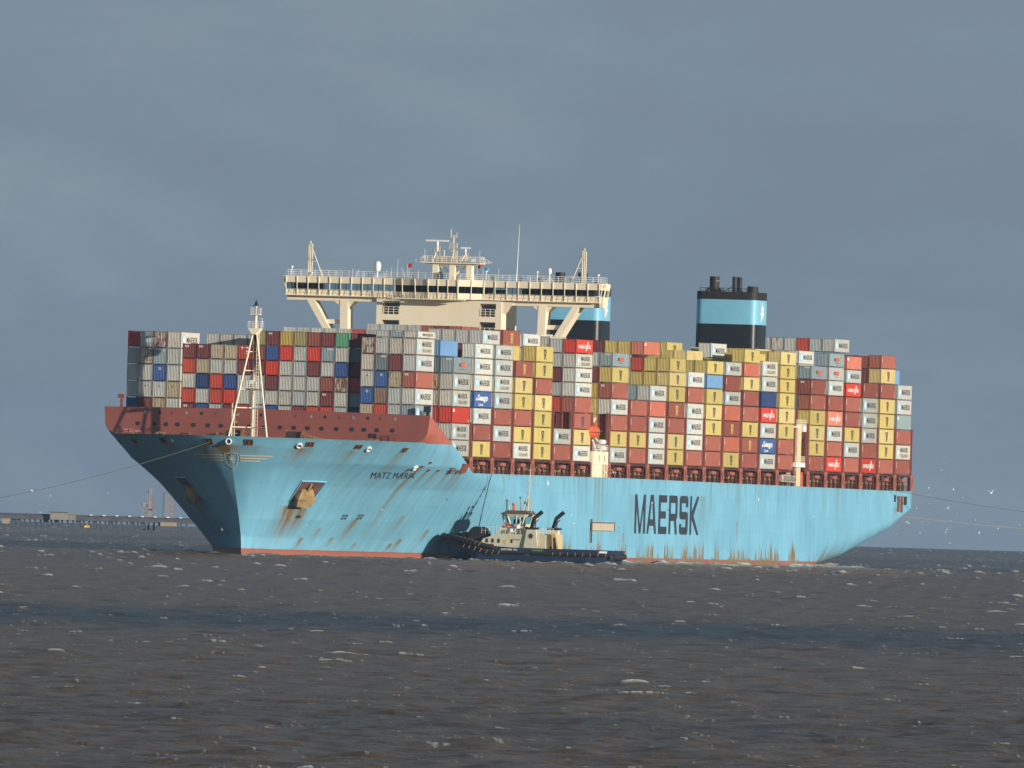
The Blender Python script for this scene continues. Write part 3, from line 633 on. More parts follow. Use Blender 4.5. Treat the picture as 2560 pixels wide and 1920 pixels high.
for q in (-23.3, -20.3, -18.2, -16.1, -13.2, -10.6, -8.2, -5.6, -3.1, -0.3, 2.5, 5.0, 7.5, 10.0, 12.7, 15.5, 17.7, 20.0, 22.8):
    MB().prism([(q + 0.40 * math.cos(t), 22.3 + 0.36 * math.sin(t)) for t in np.linspace(0, 2 * math.pi, 15)[:-1]], 'y', -1.47, -1.3).build('porthole', dark, brk)
for i, q in enumerate((-22, -19.4, -17, -14.6, -11.8, -9.2, -5.2, -1, 5.2, 8, 10.6, 13.2, 15.7, 18.3, 20.7, 23.2)):
    MB().box(q - 0.22, q + 0.22, -1.46, -1.3, 24.1, 24.6).build('lashing_eye', [steel, dark, red][i % 3], brk)
o = MB().box(18.6, 19.9, -1.5, -1.3, 20.9, 21.7).build('vent_hatch', dark, brk)
mb = MB().rail([(20.8, -2.0, 20.2), (23.4, -2.0, 20.2)], 1.3, 1.1).build('hand_rail', dark_red, brk)
for q0, q1, z0, z1 in ((-25.9, -25.1, 20.75, 21.3), (-24.9, -24.1, 20.7, 21.3), (-24.0, -22.9, 20.7, 21.3)):
    MB().box(q0, q1, -1.5, -1.3, z0, z1).build('sign_plate', mat('faded_pink_plate', (0.55, 0.22, 0.17)), brk)
MB().box(-26.6, -26.2, -1.6, -1.2, 25.1, 26.6).cbox((-26.5, -1.4, 27.0), (1.1, .4, .7)).build('floodlight', red, ship)
MB().cbox((29.0, -1.2, 25.4), (.4, .4, .7)).cbox((28.9, -1.2, 26.2), (1.2, .5, 1.1)).build('floodlight', dark, ship)
# forecastle deck and the main deck
def deck(zf, a0, a1, name, m_, inset=0.4, n=60):
    A = np.linspace(a0, a1, n); m = MB()
    for a in A:
        z = zf(a); b = max(0.02, float(hull_half(a, z)) - inset); m.v += [(-b, a, z), (b, a, z)]
    m.f = [(2 * i, 2 * i + 1, 2 * i + 3, 2 * i + 2) for i in range(n - 1)]
    return m.build(name, m_, ship)
deck(lambda a: 18.9, -24.6, 12, 'forecastle_deck', red)
deck(lambda a: 15.1, 12, 367.9, 'main_deck', dark_red, 0.25, 160)
# mooring winches and chain on the forecastle
for q in (-4.6, 6.3):
    w = MB().tube([(q - 1.3, -5.5, 20.3), (q + 1.3, -5.5, 20.3)], 1.35, 18).build('mooring_winch', mat('greasy_winch_steel', (0.06, 0.035, 0.03), 0.6, grime=0.4, gscale=1.5), ship, smooth=True)
    for dx in (-1.5, 1.5): MB().tube([(q + dx - .1, -5.5, 20.3), (q + dx + .1, -5.5, 20.3)], 1.75, 20).build('drum_flange', rust_m, w)
    MB().box(q - 2.3, q + 2.3, -6.6, -4.4, 18.95, 19.4).build('bed_plate', dark_red, w)
    ch = MB()
    for k in range(12):
        x = q + (2.2 + 0.28 * k if q > 0 else -2.2 - 0.28 * k); z = 20.9 - 0.055 * k + (k % 2) * 0.12; ch.tube([(x - .2, -6.5, z), (x + .2, -6.5, z + (.1 if k % 2 else -.1))], 0.16, 6)
    ch.build('anchor_chain', mat('sandy_rust_chain', (0.36, 0.22, 0.10), 0.8, grime=0.4, gscale=3), w)
for q, z0 in ((-22.9, 20.5), (-14, 20.5), (20.0, 20.25), (-18.5, 20.5)):
    MB().tube([(q - .9, -4.0, z0 + .15), (q - .2, -4.0, z0 + .35), (q + .3, -4.0, z0 + .2), (q + 1.0, -4.0, z0 + .3)], 0.13, 6).bar((q - .6, -4, 18.95), (q - .6, -4, z0 + .2), .3).bar((q + .6, -4, 18.95), (q + .6, -4, z0 + .25), .3).build('mooring_bitts', mat('sandy_rust_chain', (0.36, 0.22, 0.10)), ship)

# foremast: a pole and two raking legs
fm = MB().tube([(0, -10.5, 18.9), (0, -10.6, 30), (0, -10.6, 38.7), (0, -10.6, 41.8)], [.40, .36, .33, .26], 14).build('foremast', cream_rusty, ship, smooth=True, label='cream tripod mast on the foredeck')
for s in (-1, 1):
    MB().tube([(s * 3.7, -13.8, 18.9), (s * 0.35, -10.9, 38.5)], [.17, .15], 10).build('raking_leg', cream, fm, smooth=True)
for z in (22.1, 25.5, 28.7, 32.0, 35.3):
    t = (z - 18.9) / 19.6; x = 3.7 - 3.35 * t; y = -13.8 + 2.9 * t
    MB().tube([(-x, y, z), (0, -10.6, z), (x, y, z)], 0.09, 8).build('cross_bar', cream, fm)
def ladder(a, b, w=0.42, step=0.6, r=0.04, axis=Vector((1, 0, 0))):
    a, b = Vector(a), Vector(b); m = MB(); m.bar(a - axis * w / 2, b - axis * w / 2, r * 2); m.bar(a + axis * w / 2, b + axis * w / 2, r * 2)
    n = int((b - a).length / step)
    for i in range(1, n): p = a.lerp(b, i / n); m.bar(p - axis * w / 2, p + axis * w / 2, r * 1.6)
    return m
ladder((0.75, -10.9, 19), (0.62, -10.9, 38.3)).build('ladder', cream, fm)
pl = MB().prism([(-1.08, 39.4), (1.08, 39.4), (0.35, 38.3), (-0.35, 38.3)], 'y', -11.7, -9.4).build('platform', cream, fm)
MB().rail([(-1.15, -11.7, 39.4), (1.15, -11.7, 39.4), (1.15, -9.5, 39.4), (-1.15, -9.5, 39.4)], 1.2, 0.5, 0.024, 3, True).build('hand_rail', white, pl)
pl = MB().box(-.8, .8, -11.3, -9.9, 41.75, 41.9).build('platform', cream, fm)
MB().rail([(-.8, -11.3, 41.9), (.85, -11.3, 41.9), (.85, -9.9, 41.9), (-.8, -9.9, 41.9)], 1.05, 0.5, 0.024, 3, True).build('hand_rail', white, pl)
MB().tube([(0, -10.6, 41.8), (0.05, -10.6, 43.4)], .12, 8).bar((-.5, -10.6, 42.6), (.5, -10.6, 42.6), .1).build('topmast', cream, fm)
MB().cbox((0.0, -10.6, 43.6), (.45, .45, .6)).lathe([(.1, 0), (.12, .4), (.02, .45)], (0, -10.6, 43.9), 8).bar((-.65, -10.6, 43.35), (.1, -10.6, 43.4), .12).build('masthead_lamp', black, fm)
MB().tube([(1.2, -10.8, 39.6), (1.2, -10.8, 41.0), (1.0, -10.8, 41.2), (.8, -10.8, 41.15)], 0.06, 6).build('lamp_arm', white, fm)
pl = MB().box(-1.9, 0.9, -12.2, -10.9, 28.9, 29.05).build('platform', cream_rusty, fm)
MB().rail([(-1.2, -12.2, 29.05), (.6, -12.2, 29.05), (.6, -11.1, 29.05)], 1.1, 0.5).cbox((-.1, -12.0, 30.0), (.5, .5, .6)).build('hand_rail', white, pl)
ja = MB().bar((-3.35, -12.0, 18.9), (-3.35, -12.0, 26.3), 0.16).bar((-2.9, -12.0, 18.9), (-2.9, -12.0, 24.3), 0.12)
for z in (21, 22, 23, 24.2): ja.bar((-3.35, -12.0, z), (-2.3, -12.0, z), 0.07)
ja.build('jack_staff', cream, ship)

# ------------------------------------------------------------------ bays: where each stack of containers stands along the ship
BAY_L = 14.3940765; BOX_L = 12.192; PITCH_Q = 2.51; QP = 28.86; Z0 = 18.2
order = ['C', 'D', 'E', 'F', 'G', 'H', 'I', 'J', 'K', 'L', 'M', 'N', 'O', 'P', 'Q', 'R', 'S', 'T', 'U', 'V', 'W', 'X']
BAY_END = {}
for i, k in enumerate(order): BAY_END[k] = 43.24 + i * BAY_L + (12.556 if i >= 6 else 0) + (10.61 if i >= 16 else 0)
BAY_END['B'] = 28.4; BAY_END['A'] = 12.75

# hatch coamings, covers and the clutter of the side passage
co = MB()
for k, e1 in BAY_END.items():
    a0 = e1 - BOX_L; b = 26.6 if k != 'A' else 24.5
    if k == 'A': continue
    co.box(-b, b, a0 - 0.6, e1 + 0.6, 15.12, 17.55); co.box(-28.9, 28.9, a0 - 0.2, e1 + 0.2, 17.75, 18.17)
co.box(-24.5, 24.5, -0.2, 13.2, 18.95, 23.3)
co.build('hatch_coaming', dark_red, ship)
def clutter(e1, k):
    a0 = e1 - BOX_L; g = random.Random(k); m = MB(); l = MB()
    m.box(27.0, 27.3, a0, e1, 15.1, 16.2)
    for j in range(3):
        a = a0 + 1.0 + j * 3.7 + g.uniform(-.3, .3); m.box(28.0, 28.5, a, a + 0.45, 15.1, 17.75)
        m.bar((28.25, a + .2, 16.4), (26.7, a + .2, 17.6), .22)
    m.bar((28.6, a0, 16.9), (28.6, e1, 16.9), .16); m.bar((28.9, a0, 16.1), (28.9, e1, 16.1), .07); m.bar((28.9, a0, 15.7), (28.9, e1, 15.7), .07)
    for j in range(12): m.bar((28.9, a0 + j * 1.1, 15.1), (28.9, a0 + j * 1.1, 16.1), .07)
    o = m.build('passage_frame', dark_red, ship)
    v = MB()
    for a in (a0 + 6.6 + g.uniform(-.4, .4), a0 + 9.4 + g.uniform(-.3, .3)): v.tube([(28.3, a, 15.1), (28.3, a, 17.0)], .2, 8)
    v.cbox((28.4, a0 + 8.0, 17.15), (0.7, 3.6, 0.55)); v.build('deck_vent', mat('faded_red_paint', (0.36, 0.12, 0.08), 0.6, grime=0.2, rust=0.15), o)
    for j in range(3):
        a = a0 + 1.6 + 3.4 * j + g.uniform(-.6, .6); MB().bar((28.75, a, 15.1), (28.75, a, 16.5), .2).cbox((28.7, a, 16.3), (.35, .5, .4)).build('pipe_stub', mat('sandy_rust_chain', (0.36, 0.22, 0.10)), o)
for i, k in enumerate(['B'] + order): clutter(BAY_END[k], i)

# lashing bridges in the gaps between the bays
def lashing_bridge(a, top, full=True):
    m = MB(); 
    for s in (1, -1):
        for d in (-0.62, 0.62): m.box(s * 28.6 - .22, s * 28.6 + .22, a + d - .2, a + d + .2, 15.1, top)
        m.box(s * 28.75 - .2, s * 28.75 + .2, a - 1.05, a + 1.05, 17.6, 18.1)
    z = 20.9
    while z < top - 0.5:
        m.box(-28.4, 28.4, a - .62, a + .62, z, z + .22); z += 2.91
    for q in np.arange(-25.1, 26, 5.02):
        m.box(q - .18, q + .18, a - .5, a + .5, 15.1, top)
    o = m.build('lashing_bridge', red, ship)
    for s in (1, -1):
        b = MB(); pl = [(a - 1.0, 15.1), (a + 1.0, 15.1), (a + 1.05, 18.15), (a - 1.05, 18.15)]
        for p in ([(a - 1.0, 15.1), (a - .35, 15.1), (a - .35, 18.15), (a - 1.0, 18.15)], [(a + .35, 15.1), (a + 1.0, 15.1), (a + 1.0, 18.15), (a + .35, 18.15)], [(a - .35, 15.1), (a + .35, 15.1), (a + .35, 15.7), (a - .35, 15.7)], [(a - .35, 17.5), (a + .35, 17.5), (a + .35, 18.15), (a - .35, 18.15)]):
            b.prism(p, 'x', s * 28.95, s * 29.15)
        b.build('foot', mat('faded_red_paint', (0.36, 0.12, 0.08)), o)
    r = MB(); 
    zz = 20.9
    while zz < top - .5:
        r.bar((28.45, a - .6, zz + 1.1), (-28.45, a - .6, zz + 1.1), .07); r.bar((28.45, a - .6, zz + .6), (-28.45, a - .6, zz + .6), .06); zz += 2.91
    for q in np.arange(-28.4, 28.5, 1.26): r.bar((q, a - .6, 20.9), (q, a - .6, min(zz - 1.8, top)), .05)
    r.build('hand_rail', red, o)
keys = ['B'] + order
for i, k in enumerate(keys):
    a = BAY_END[k] + 1.1
    if k in ('H',): a = BAY_END[k] + 1.0
    top = 24.3 if k == 'B' else 27.2
    lashing_bridge(a, top)
for a in (BAY_END['I'] - BOX_L - 1.15, BAY_END['S'] - BOX_L - 1.15): lashing_bridge(a, 27.2)
# ------------------------------------------------------------------ deckhouse
house = MB()
HA, HB_ = 117.0, 128.0
hq0, hq1 = -12.33, 11.1
openings = [(-11.2, -8.0, 43.95, 46.35), (-11.2, -8.0, 39.6, 42.9), (7.05, 10.05, 43.95, 46.3), (7.0, 10.0, 39.6, 42.95)]
# front wall with real openings
xs = sorted({hq0, hq1} | {v for o in openings for v in o[:2]}); zs = sorted({15.1, 47.0} | {v for o in openings for v in o[2:]})
fw = MB()
for x0, x1 in zip(xs, xs[1:]):
    for z0, z1 in zip(zs, zs[1:]):
        if any(o[0] <= (x0 + x1) / 2 <= o[1] and o[2] <= (z0 + z1) / 2 <= o[3] for o in openings): continue
        fw.add([(x0, HA, z0), (x1, HA, z0), (x1, HA, z1), (x0, HA, z1)], [(0, 1, 2, 3)])
fw.add([(hq1, HA, 15.1), (hq1, HB_, 15.1), (hq1, HB_, 47), (hq1, HA, 47)], [(0, 1, 2, 3)]).add([(hq0, HA, 15.1), (hq0, HB_, 15.1), (hq0, HB_, 47), (hq0, HA, 47)], [(3, 2, 1, 0)])
fw.add([(hq0, HB_, 15.1), (hq1, HB_, 15.1), (hq1, HB_, 47), (hq0, HB_, 47)], [(3, 2, 1, 0)]).add([(hq0, HA, 47), (hq1, HA, 47), (hq1, HB_, 47), (hq0, HB_, 47)], [(0, 1, 2, 3)])
house = fw.build('deckhouse', cream, ship, fix=False, label='tall cream deckhouse tower')
for o_ in openings:
    x0, x1, z0, z1 = o_; rec = MB(); d = 1.7
    rec.add([(x0, HA, z0), (x1, HA, z0), (x1, HA, z1), (x0, HA, z1), (x0, HA + d, z0), (x1, HA + d, z0), (x1, HA + d, z1), (x0, HA + d, z1)], [(0, 4, 5, 1), (1, 5, 6, 2), (2, 6, 7, 3), (3, 7, 4, 0), (4, 7, 6, 5)])
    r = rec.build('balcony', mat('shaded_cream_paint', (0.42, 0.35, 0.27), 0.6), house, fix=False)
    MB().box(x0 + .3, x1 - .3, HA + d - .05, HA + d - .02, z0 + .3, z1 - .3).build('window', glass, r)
    MB().rail([(x0 + .1, HA - .02, max(z0, z1 - 2.4)), (x1 - .1, HA - .02, max(z0, z1 - 2.4))], 1.35, .95, .045, 3).build('hand_rail', cream, r)
for a0, a1, z0, z1 in ((121.5, 122.7, 39.5, 42.0), (124.2, 125.4, 39.5, 41.8), (118.6, 119.6, 44.6, 46.0)):
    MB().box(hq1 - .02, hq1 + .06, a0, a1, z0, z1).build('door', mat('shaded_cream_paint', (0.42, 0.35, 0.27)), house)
# wing supports
for s in (-1, 1):
    m = MB()
    def leg(p, q, w, d): return m.add([(p[0] + x, a, p[1]) for x, a in ((-w / 2, 117.4), (w / 2, 117.4), (w / 2, 117.4 + d), (-w / 2, 117.4 + d))] + [(q[0] + x, a, q[1]) for x, a in ((-w / 2, 117.4), (w / 2, 117.4), (w / 2, 117.4 + d), (-w / 2, 117.4 + d))],
                                      [(0, 1, 5, 4), (1, 2, 6, 5), (2, 3, 7, 6), (3, 0, 4, 7), (3, 2, 1, 0), (4, 5, 6, 7)])
    leg((s * 17.9, 15.1), (s * 18.6, 46.2), 1.45, 3.6)
    leg((s * 17.2, 33.5), (s * 24.9, 46.2), 1.35, 3.6)
    m.box(min(s * 18.4, s * 22.6), max(s * 18.4, s * 22.6), 117.9, 120.4, 41.95, 42.75)
    m.prism([(s * 16.6, 46.2), (s * 17.9, 46.2), (s * 17.9, 45.2)], 'y', 117.5, 120.9); m.prism([(s * 20.6, 46.2), (s * 19.3, 46.2), (s * 19.3, 45.2)], 'y', 117.5, 120.9)
    m.build('wing_support', cream, ship, label='raking cream legs under the bridge wing')
m = MB().prism([(hq1, 47.0), (hq1, 44.6), (hq1 + 2.3, 46.6)], 'y', 117.2, 121); m.build('bracket', cream, house)

# ------------------------------------------------------------------ bridge with its wings
BW = 29.35
plan = [(-BW, 117.0), (-8.9, 117.0), (-7.3, 116.4), (-2.15, 115.0), (3.35, 115.0), (7.7, 117.0), (BW, 117.0), (BW, 122.4), (-BW, 122.4)]
fl = MB().prism(plan, 'z', 46.95, 47.06).box(-BW, BW, 117.5, 121.9, 46.1, 46.95).box(-BW, BW, 116.6, 117.55, 46.93, 47.06).build('bridge', cream, ship, label='long cream bridge with wings spanning the ship')
def wall_ring(inset_b, inset_t, z0, z1, t=0.12):
    """outer skin around the plan, leaning outwards by the difference of the insets"""
    m = MB(); n = len(plan); c = (0, 119.8)
    def off(p, d): return (p[0] + (d if p[0] > 0 else -d) * (1 if abs(p[0]) > 20 else .2), p[1] - d if p[1] < 119 else p[1] + d)
    for i in range(n):
        a, b = plan[i], plan[(i + 1) % n]
        q = [(*off(a, inset_b), z0), (*off(b, inset_b), z0), (*off(b, inset_t), z1), (*off(a, inset_t), z1)]
        m.add(q, [(0, 1, 2, 3)])
    return m
LOW, SILL, HEAD, TOP = 47.06, 48.05, 49.28, 50.45
wall_ring(0.0, 0.12, LOW, SILL).build('lower_wall', cream, fl)
wall_ring(0.32, 0.50, HEAD, TOP).build('upper_wall', cream, fl)
MB().prism([(p[0] * 1.012, p[1] - .5 if p[1] < 119 else p[1] + .5) for p in plan], 'z', TOP - .12, TOP + .05).build('roof', cream, fl)
MB().prism([(p[0] * .995, p[1] + .1 if p[1] < 119 else p[1] - .1) for p in plan], 'z', HEAD + .1, HEAD + .16).build('ceiling', dark, fl)
# panes and mullions
pane_m = bpy.data.materials.new('tinted_glass'); pane_m.use_nodes = True; t_ = pane_m.node_tree; b_ = t_.nodes['Principled BSDF']
b_.inputs['Base Color'].default_value = (0.02, 0.035, 0.04, 1); b_.inputs['Roughness'].default_value = 0.05; b_.inputs['Specular IOR Level'].default_value = 0.6
tr_ = t_.nodes.new('ShaderNodeBsdfTransparent'); tr_.inputs['Color'].default_value = (0.80, 0.93, 0.94, 1); mx_ = t_.nodes.new('ShaderNodeMixShader'); mx_.inputs['Fac'].default_value = 0.84
t_.links.new(b_.outputs[0], mx_.inputs[1]); t_.links.new(tr_.outputs[0], mx_.inputs[2]); t_.links.new(mx_.outputs[0], t_.nodes['Material Output'].inputs['Surface'])
def bridge_side(a, b, n, post_first=True, back=False):
    a = Vector((*a, 0)); b = Vector((*b, 0)); d = (b - a).normalized(); nrm = Vector((d.y, -d.x, 0))
    lo, hi = 0.12, 0.32
    for i in range(n):
        p0 = a.lerp(b, i / n); p1 = a.lerp(b, (i + 1) / n); m = MB()
        e = d * 0.16
        v = [p0 + e + nrm * (lo - .03), p1 - e + nrm * (lo - .03), p1 - e + nrm * (hi - .03), p0 + e + nrm * (hi - .03)]
        m.add([(v[0].x, v[0].y, SILL), (v[1].x, v[1].y, SILL), (v[2].x, v[2].y, HEAD), (v[3].x, v[3].y, HEAD)], [(0, 1, 2, 3)])
        m.build('window', pane_m, fl, fix=False)
        fr = MB()
    for i in range(n + 1):
        p = a.lerp(b, i / n); q0 = p + nrm * 0.05; q1 = p + nrm * 0.56
        if not back:
            m_post.bar((q0.x, q0.y, LOW - .1), (q1.x, q1.y, TOP), .13, .14)
        else: m_post.bar((p.x, p.y, SILL), (p.x, p.y, HEAD), .3, .2)
        if i < n and not back:
            mm = a.lerp(b, (i + .5) / n); m_thin.bar((mm.x + nrm.x * lo, mm.y + nrm.y * lo, SILL), (mm.x + nrm.x * hi, mm.y + nrm.y * hi, HEAD), .10)
m_post, m_thin = MB(), MB()
bridge_side((-BW, 117.0), (-8.9, 117.0), 10)
bridge_side((-8.9, 117.0), (-7.3, 116.4), 1); bridge_side((-7.3, 116.4), (-2.15, 115.0), 2)
bridge_side((-2.15, 115.0), (3.35, 115.0), 3); bridge_side((3.35, 115.0), (7.7, 117.0), 2)
bridge_side((7.7, 117.0), (BW, 117.0), 10)
bridge_side((BW, 117.0), (BW, 122.4), 2); bridge_side((-BW, 122.4), (-BW, 117.0), 2)
bridge_side((BW, 122.4), (-BW, 122.4), 14, back=True)
m_post.build('mullion', cream, fl); m_thin.build('window_bar', dark, fl)
# things inside that block the view through the panes amidships and to starboard of the houses
MB().box(-9.5, 8.5, 119.6, 120.4, 47.1, 49.3).box(14, 27.5, 120.2, 120.8, 47.1, 49.2).box(-28.8, -23.5, 120.4, 121, 47.1, 49.2).box(9.2, 11, 119.2, 120, 47.1, 48.9).build('wheelhouse_interior', mat('dim_interior', (0.05, 0.045, 0.04), 0.8), fl)
rl = MB().rail([(-BW, 116.62, 47.06), (-9.3, 116.62, 47.06)], 1.05, 1.05, .022, 2).rail([(8.5, 116.62, 47.06), (BW, 116.62, 47.06)], 1.05, 1.05, .022, 2).rail([(-12.3, 116.3, 46.9), (-8.4, 116.0, 46.9), (-2.2, 114.4, 46.9), (4.6, 114.4, 46.9)], 1.1, .8, .024, 2)
rl.box(-8.8, 4.8, 114.25, 115.2, 46.75, 46.9)
rl.build('walkway_rail', cream, fl)
MB().rail([(-BW, 116.8, TOP), (BW, 116.8, TOP), (BW, 122.4, TOP), (-BW, 122.4, TOP)], 1.15, 1.3, .024, 3, True).build('roof_rail', white, fl)
wl = MB().bar((BW + .3, 118, 47), (BW + .9, 118.4, 50.6), .12).box(BW, BW + .7, 117, 118.4, 46.1, 48.0).cbox((BW + .6, 118.2, 50.3), (.6, .6, .35)).cbox((BW + 0.9, 117.6, 50.0), (.3, .3, .5)); wl.build('wing_bulwark', cream, fl)

# radar mast
rm = MB()
for q in (-1.85, 1.3, 4.45):
    rm.box(q - .52, q + .52, 118.2, 119.9, 50.4, 53.5); rm.prism([(118.2, 50.45), (119.9, 50.45), (121.0, 50.45), (119.9, 51.4)], 'x', q - .2, q + .4)
rm.bar((-1.4, 119, 53.3), (0.9, 119, 51.6), .3).bar((3.9, 119, 53.2), (1.6, 119, 51.3), .3)
rm.box(-4.2, 6.7, 117.6, 121.2, 53.45, 53.62).prism([(-4.2, 53.45), (6.7, 53.45), (5.2, 53.1), (-2.7, 53.1)], 'y', 118.3, 120.2)
rmo = rm.build('radar_mast', cream, ship, label='cream radar mast on three columns above the bridge')
MB().rail([(-4.1, 117.6, 53.62), (6.6, 117.6, 53.62), (6.6, 121.1, 53.62), (-4.1, 121.1, 53.62)], 1.1, .9, .035, 3, True).build('hand_rail', cream, rmo)
for s, x0 in ((-1, -4.1), (1, 6.6)):
    o = MB().bar((x0, 119, 53.7), (x0 + s * 2.0, 119, 53.75), .09).bar((x0, 119, 54.7), (x0 + s * 2.0, 119, 53.75), .09)
    for k in (.3, .7, 1.2): o.bar((x0 + s * k, 119, 53.7), (x0 + s * k, 119, 54.7 - k * .47), .07); o.cbox((x0 + s * (k + .2), 119, 53.6), (.12, .12, .16))
    o.build('signal_yard', white, rmo)
def radar(q, zb, zt, half, r):
    p = MB().tube([(q, 119, zb), (q, 119, zt - .7)], r, 8).bar((q - .7, 118.6, zb), (q - .1, 119, zb + 2.0 * (zt - zb) / 3.7), .13).bar((q + .7, 118.6, zb), (q + .1, 119, zb + 2.0 * (zt - zb) / 3.7), .13)
    p.rail([(q - 1.0, 119.6, zt - 2.2), (q - .3, 119.6, zt - 2.2)], .9, .4, .03); o = p.build('radar_post', cream, rmo)
    MB().tube([(q, 119, zt - .75), (q, 119, zt - .2)], r * 1.5, 10).tube([(q, 119, zt - .25), (q, 119, zt - .1)], r * .8, 8).box(q - half, q + half, 118.85, 119.15, zt - .12, zt + .17).build('radar_scanner', white, rmo)
    ladder((q + .35, 119.1, zb), (q + .35, 119.1, zt - .8), .3, .4, .025).build('ladder', cream, rmo)
radar(-1.8, 53.6, 57.5, 2.15, .17); radar(3.5, 53.6, 56.3, .85, .13)
lm = MB()
for s in (-1, 1): lm.bar((1.2 + s * .55, 119, 53.6), (1.2 + s * .16, 119, 57), .1)
lm.bar((1.2, 119, 53.6), (1.25, 119, 58.6), .26)
for z in (54.2, 54.9, 55.5, 56.1): lm.bar((.8, 119, z), (1.6, 119, z + .3), .08)
lm.rail([(.6, 118.7, 56.0), (1.9, 118.7, 56.0), (1.9, 119.3, 56.0)], 1.15, .4, .03, 3); lm.rail([(.7, 118.8, 58.1), (1.9, 118.8, 58.3)], .25, .3, .03, 1)
lm.bar((.75, 119, 58.2), (.72, 119, 59.7), .13).bar((1.75, 119, 58.2), (1.85, 119, 59.2), .09).bar((.7, 119, 58.15), (2.0, 119, 58.25), .12)
lm.build('lattice_topmast', cream_rusty, rmo)
for q, z in ((-.3, 55.7), (2.1, 55.6)): MB().tube([(q, 118.3, 53.6), (q, 118.3, z)], .08, 6).cbox((q, 118.3, z), (.22, .22, .25)).rail([(q - .2, 118.1, 53.6), (q + .2, 118.1, 53.6)], 1.1, .4).build('signal_lamp_post', cream, rmo)
MB().tube([(5.3, 117.4, 54.1), (5.3, 118.4, 54.1)], [.35, .2], 10).build('horn', white, rmo)
for q, z1 in ((-4.1, 56.0), (6.2, 55.9), (-8.3, 52.6)): MB().bar((q, 119, 50.4 if q < -5 else 53.6), (q, 119, z1), .06).build('whip_aerial', white, rmo)
MB().cbox((-.7, 117.6, 51.0), (.9, .8, 1.1)).cbox((-.7, 117.6, 51.7), (.6, .6, .35)).build('searchlight', black, fl)
# domes, aerials and lights along the bridge roof
def dome(q, z, r, h):
    o = MB().tube([(q, 119.6, TOP), (q, 119.6, z - h)], .12, 8).bar((q + 1.0, 119.6, TOP), (q, 119.6, z - h - .5), .09).bar((q - .6, 119.6, TOP), (q, 119.6, z - h - .5), .09).build('dome_stand', white, fl)
    MB().lathe([(r * .75, -h), (r, -h * .55), (r, .0), (r * .86, r * .5), (r * .5, r * .85), (.02, r)], (q, 119.6, z), 16).build('satellite_dome', white, fl, smooth=True)
dome(-13.05, 52.95, .62, 1.2); dome(19.2, 52.75, .38, .75)
for q, z, r in ((-29.0, 52.0, .3), (28.5, 51.9, .3), (7.5, 52.05, .22), (17.1, 52.2, .22), (-25.2, 51.0, .2)):
    MB().tube([(q, 119, TOP), (q, 119, z)], .08, 6).lathe([(r * .5, -.1), (r, .1), (r, .25), (.02, r)], (q, 119, z), 10).build('roof_lamp', white, fl)
for q, z in ((-17.5, 52.1), (-16.4, 52.0), (-11.1, 52.0), (-10.2, 52.4), (-9.2, 54.0), (-6.9, 52.9), (-5.2, 52.1), (9.9, 52.8), (15.4, 51.5), (-8.0, 52.1)):
    MB().bar((q, 118.8, TOP), (q + (.2 if q == -9.2 else 0), 118.8, z), .055).build('whip_aerial', white, fl)
MB().tube([(13.2, 119, TOP), (13.25, 119, 52), (13.5, 119, 60.9)], [.14, .1, .035], 6).build('long_aerial', white, fl)
for q in (-13.9, -5.9, 14.6, 17.9, 23.8, 9.2): MB().cbox((q, 117.6, 50.95), (.6, .5, .7)).build('roof_box', mat('grey_roof_box', (.22, .21, .19)), fl)
for s in (-1, 1):
    q = s * 25.7; m = MB()
    for dx, zt in ((-.35, 56.4), (0, 56.9), (.3, 56.2)): m.tube([(q + s * dx, 119.4, TOP if dx else TOP), (q + s * dx, 119.4, zt)], .11, 6)
    for z in np.arange(51.2, 56.2, .55): m.bar((q - .45, 119.4, z), (q + .45, 119.4, z), .1)
    o = m.build('floodlight_mast', cream_rusty, fl, label='rusty cream mast with ladder on the bridge wing')
    MB().tube([(q - s * .3, 119.4, 55.6), (q - s * 2.4, 119.4, TOP)], .09, 6).bar((q - s * .2, 119.4, 53.2), (q - s * 1.25, 119.4, 53.2), .08).build('stay', cream, o)

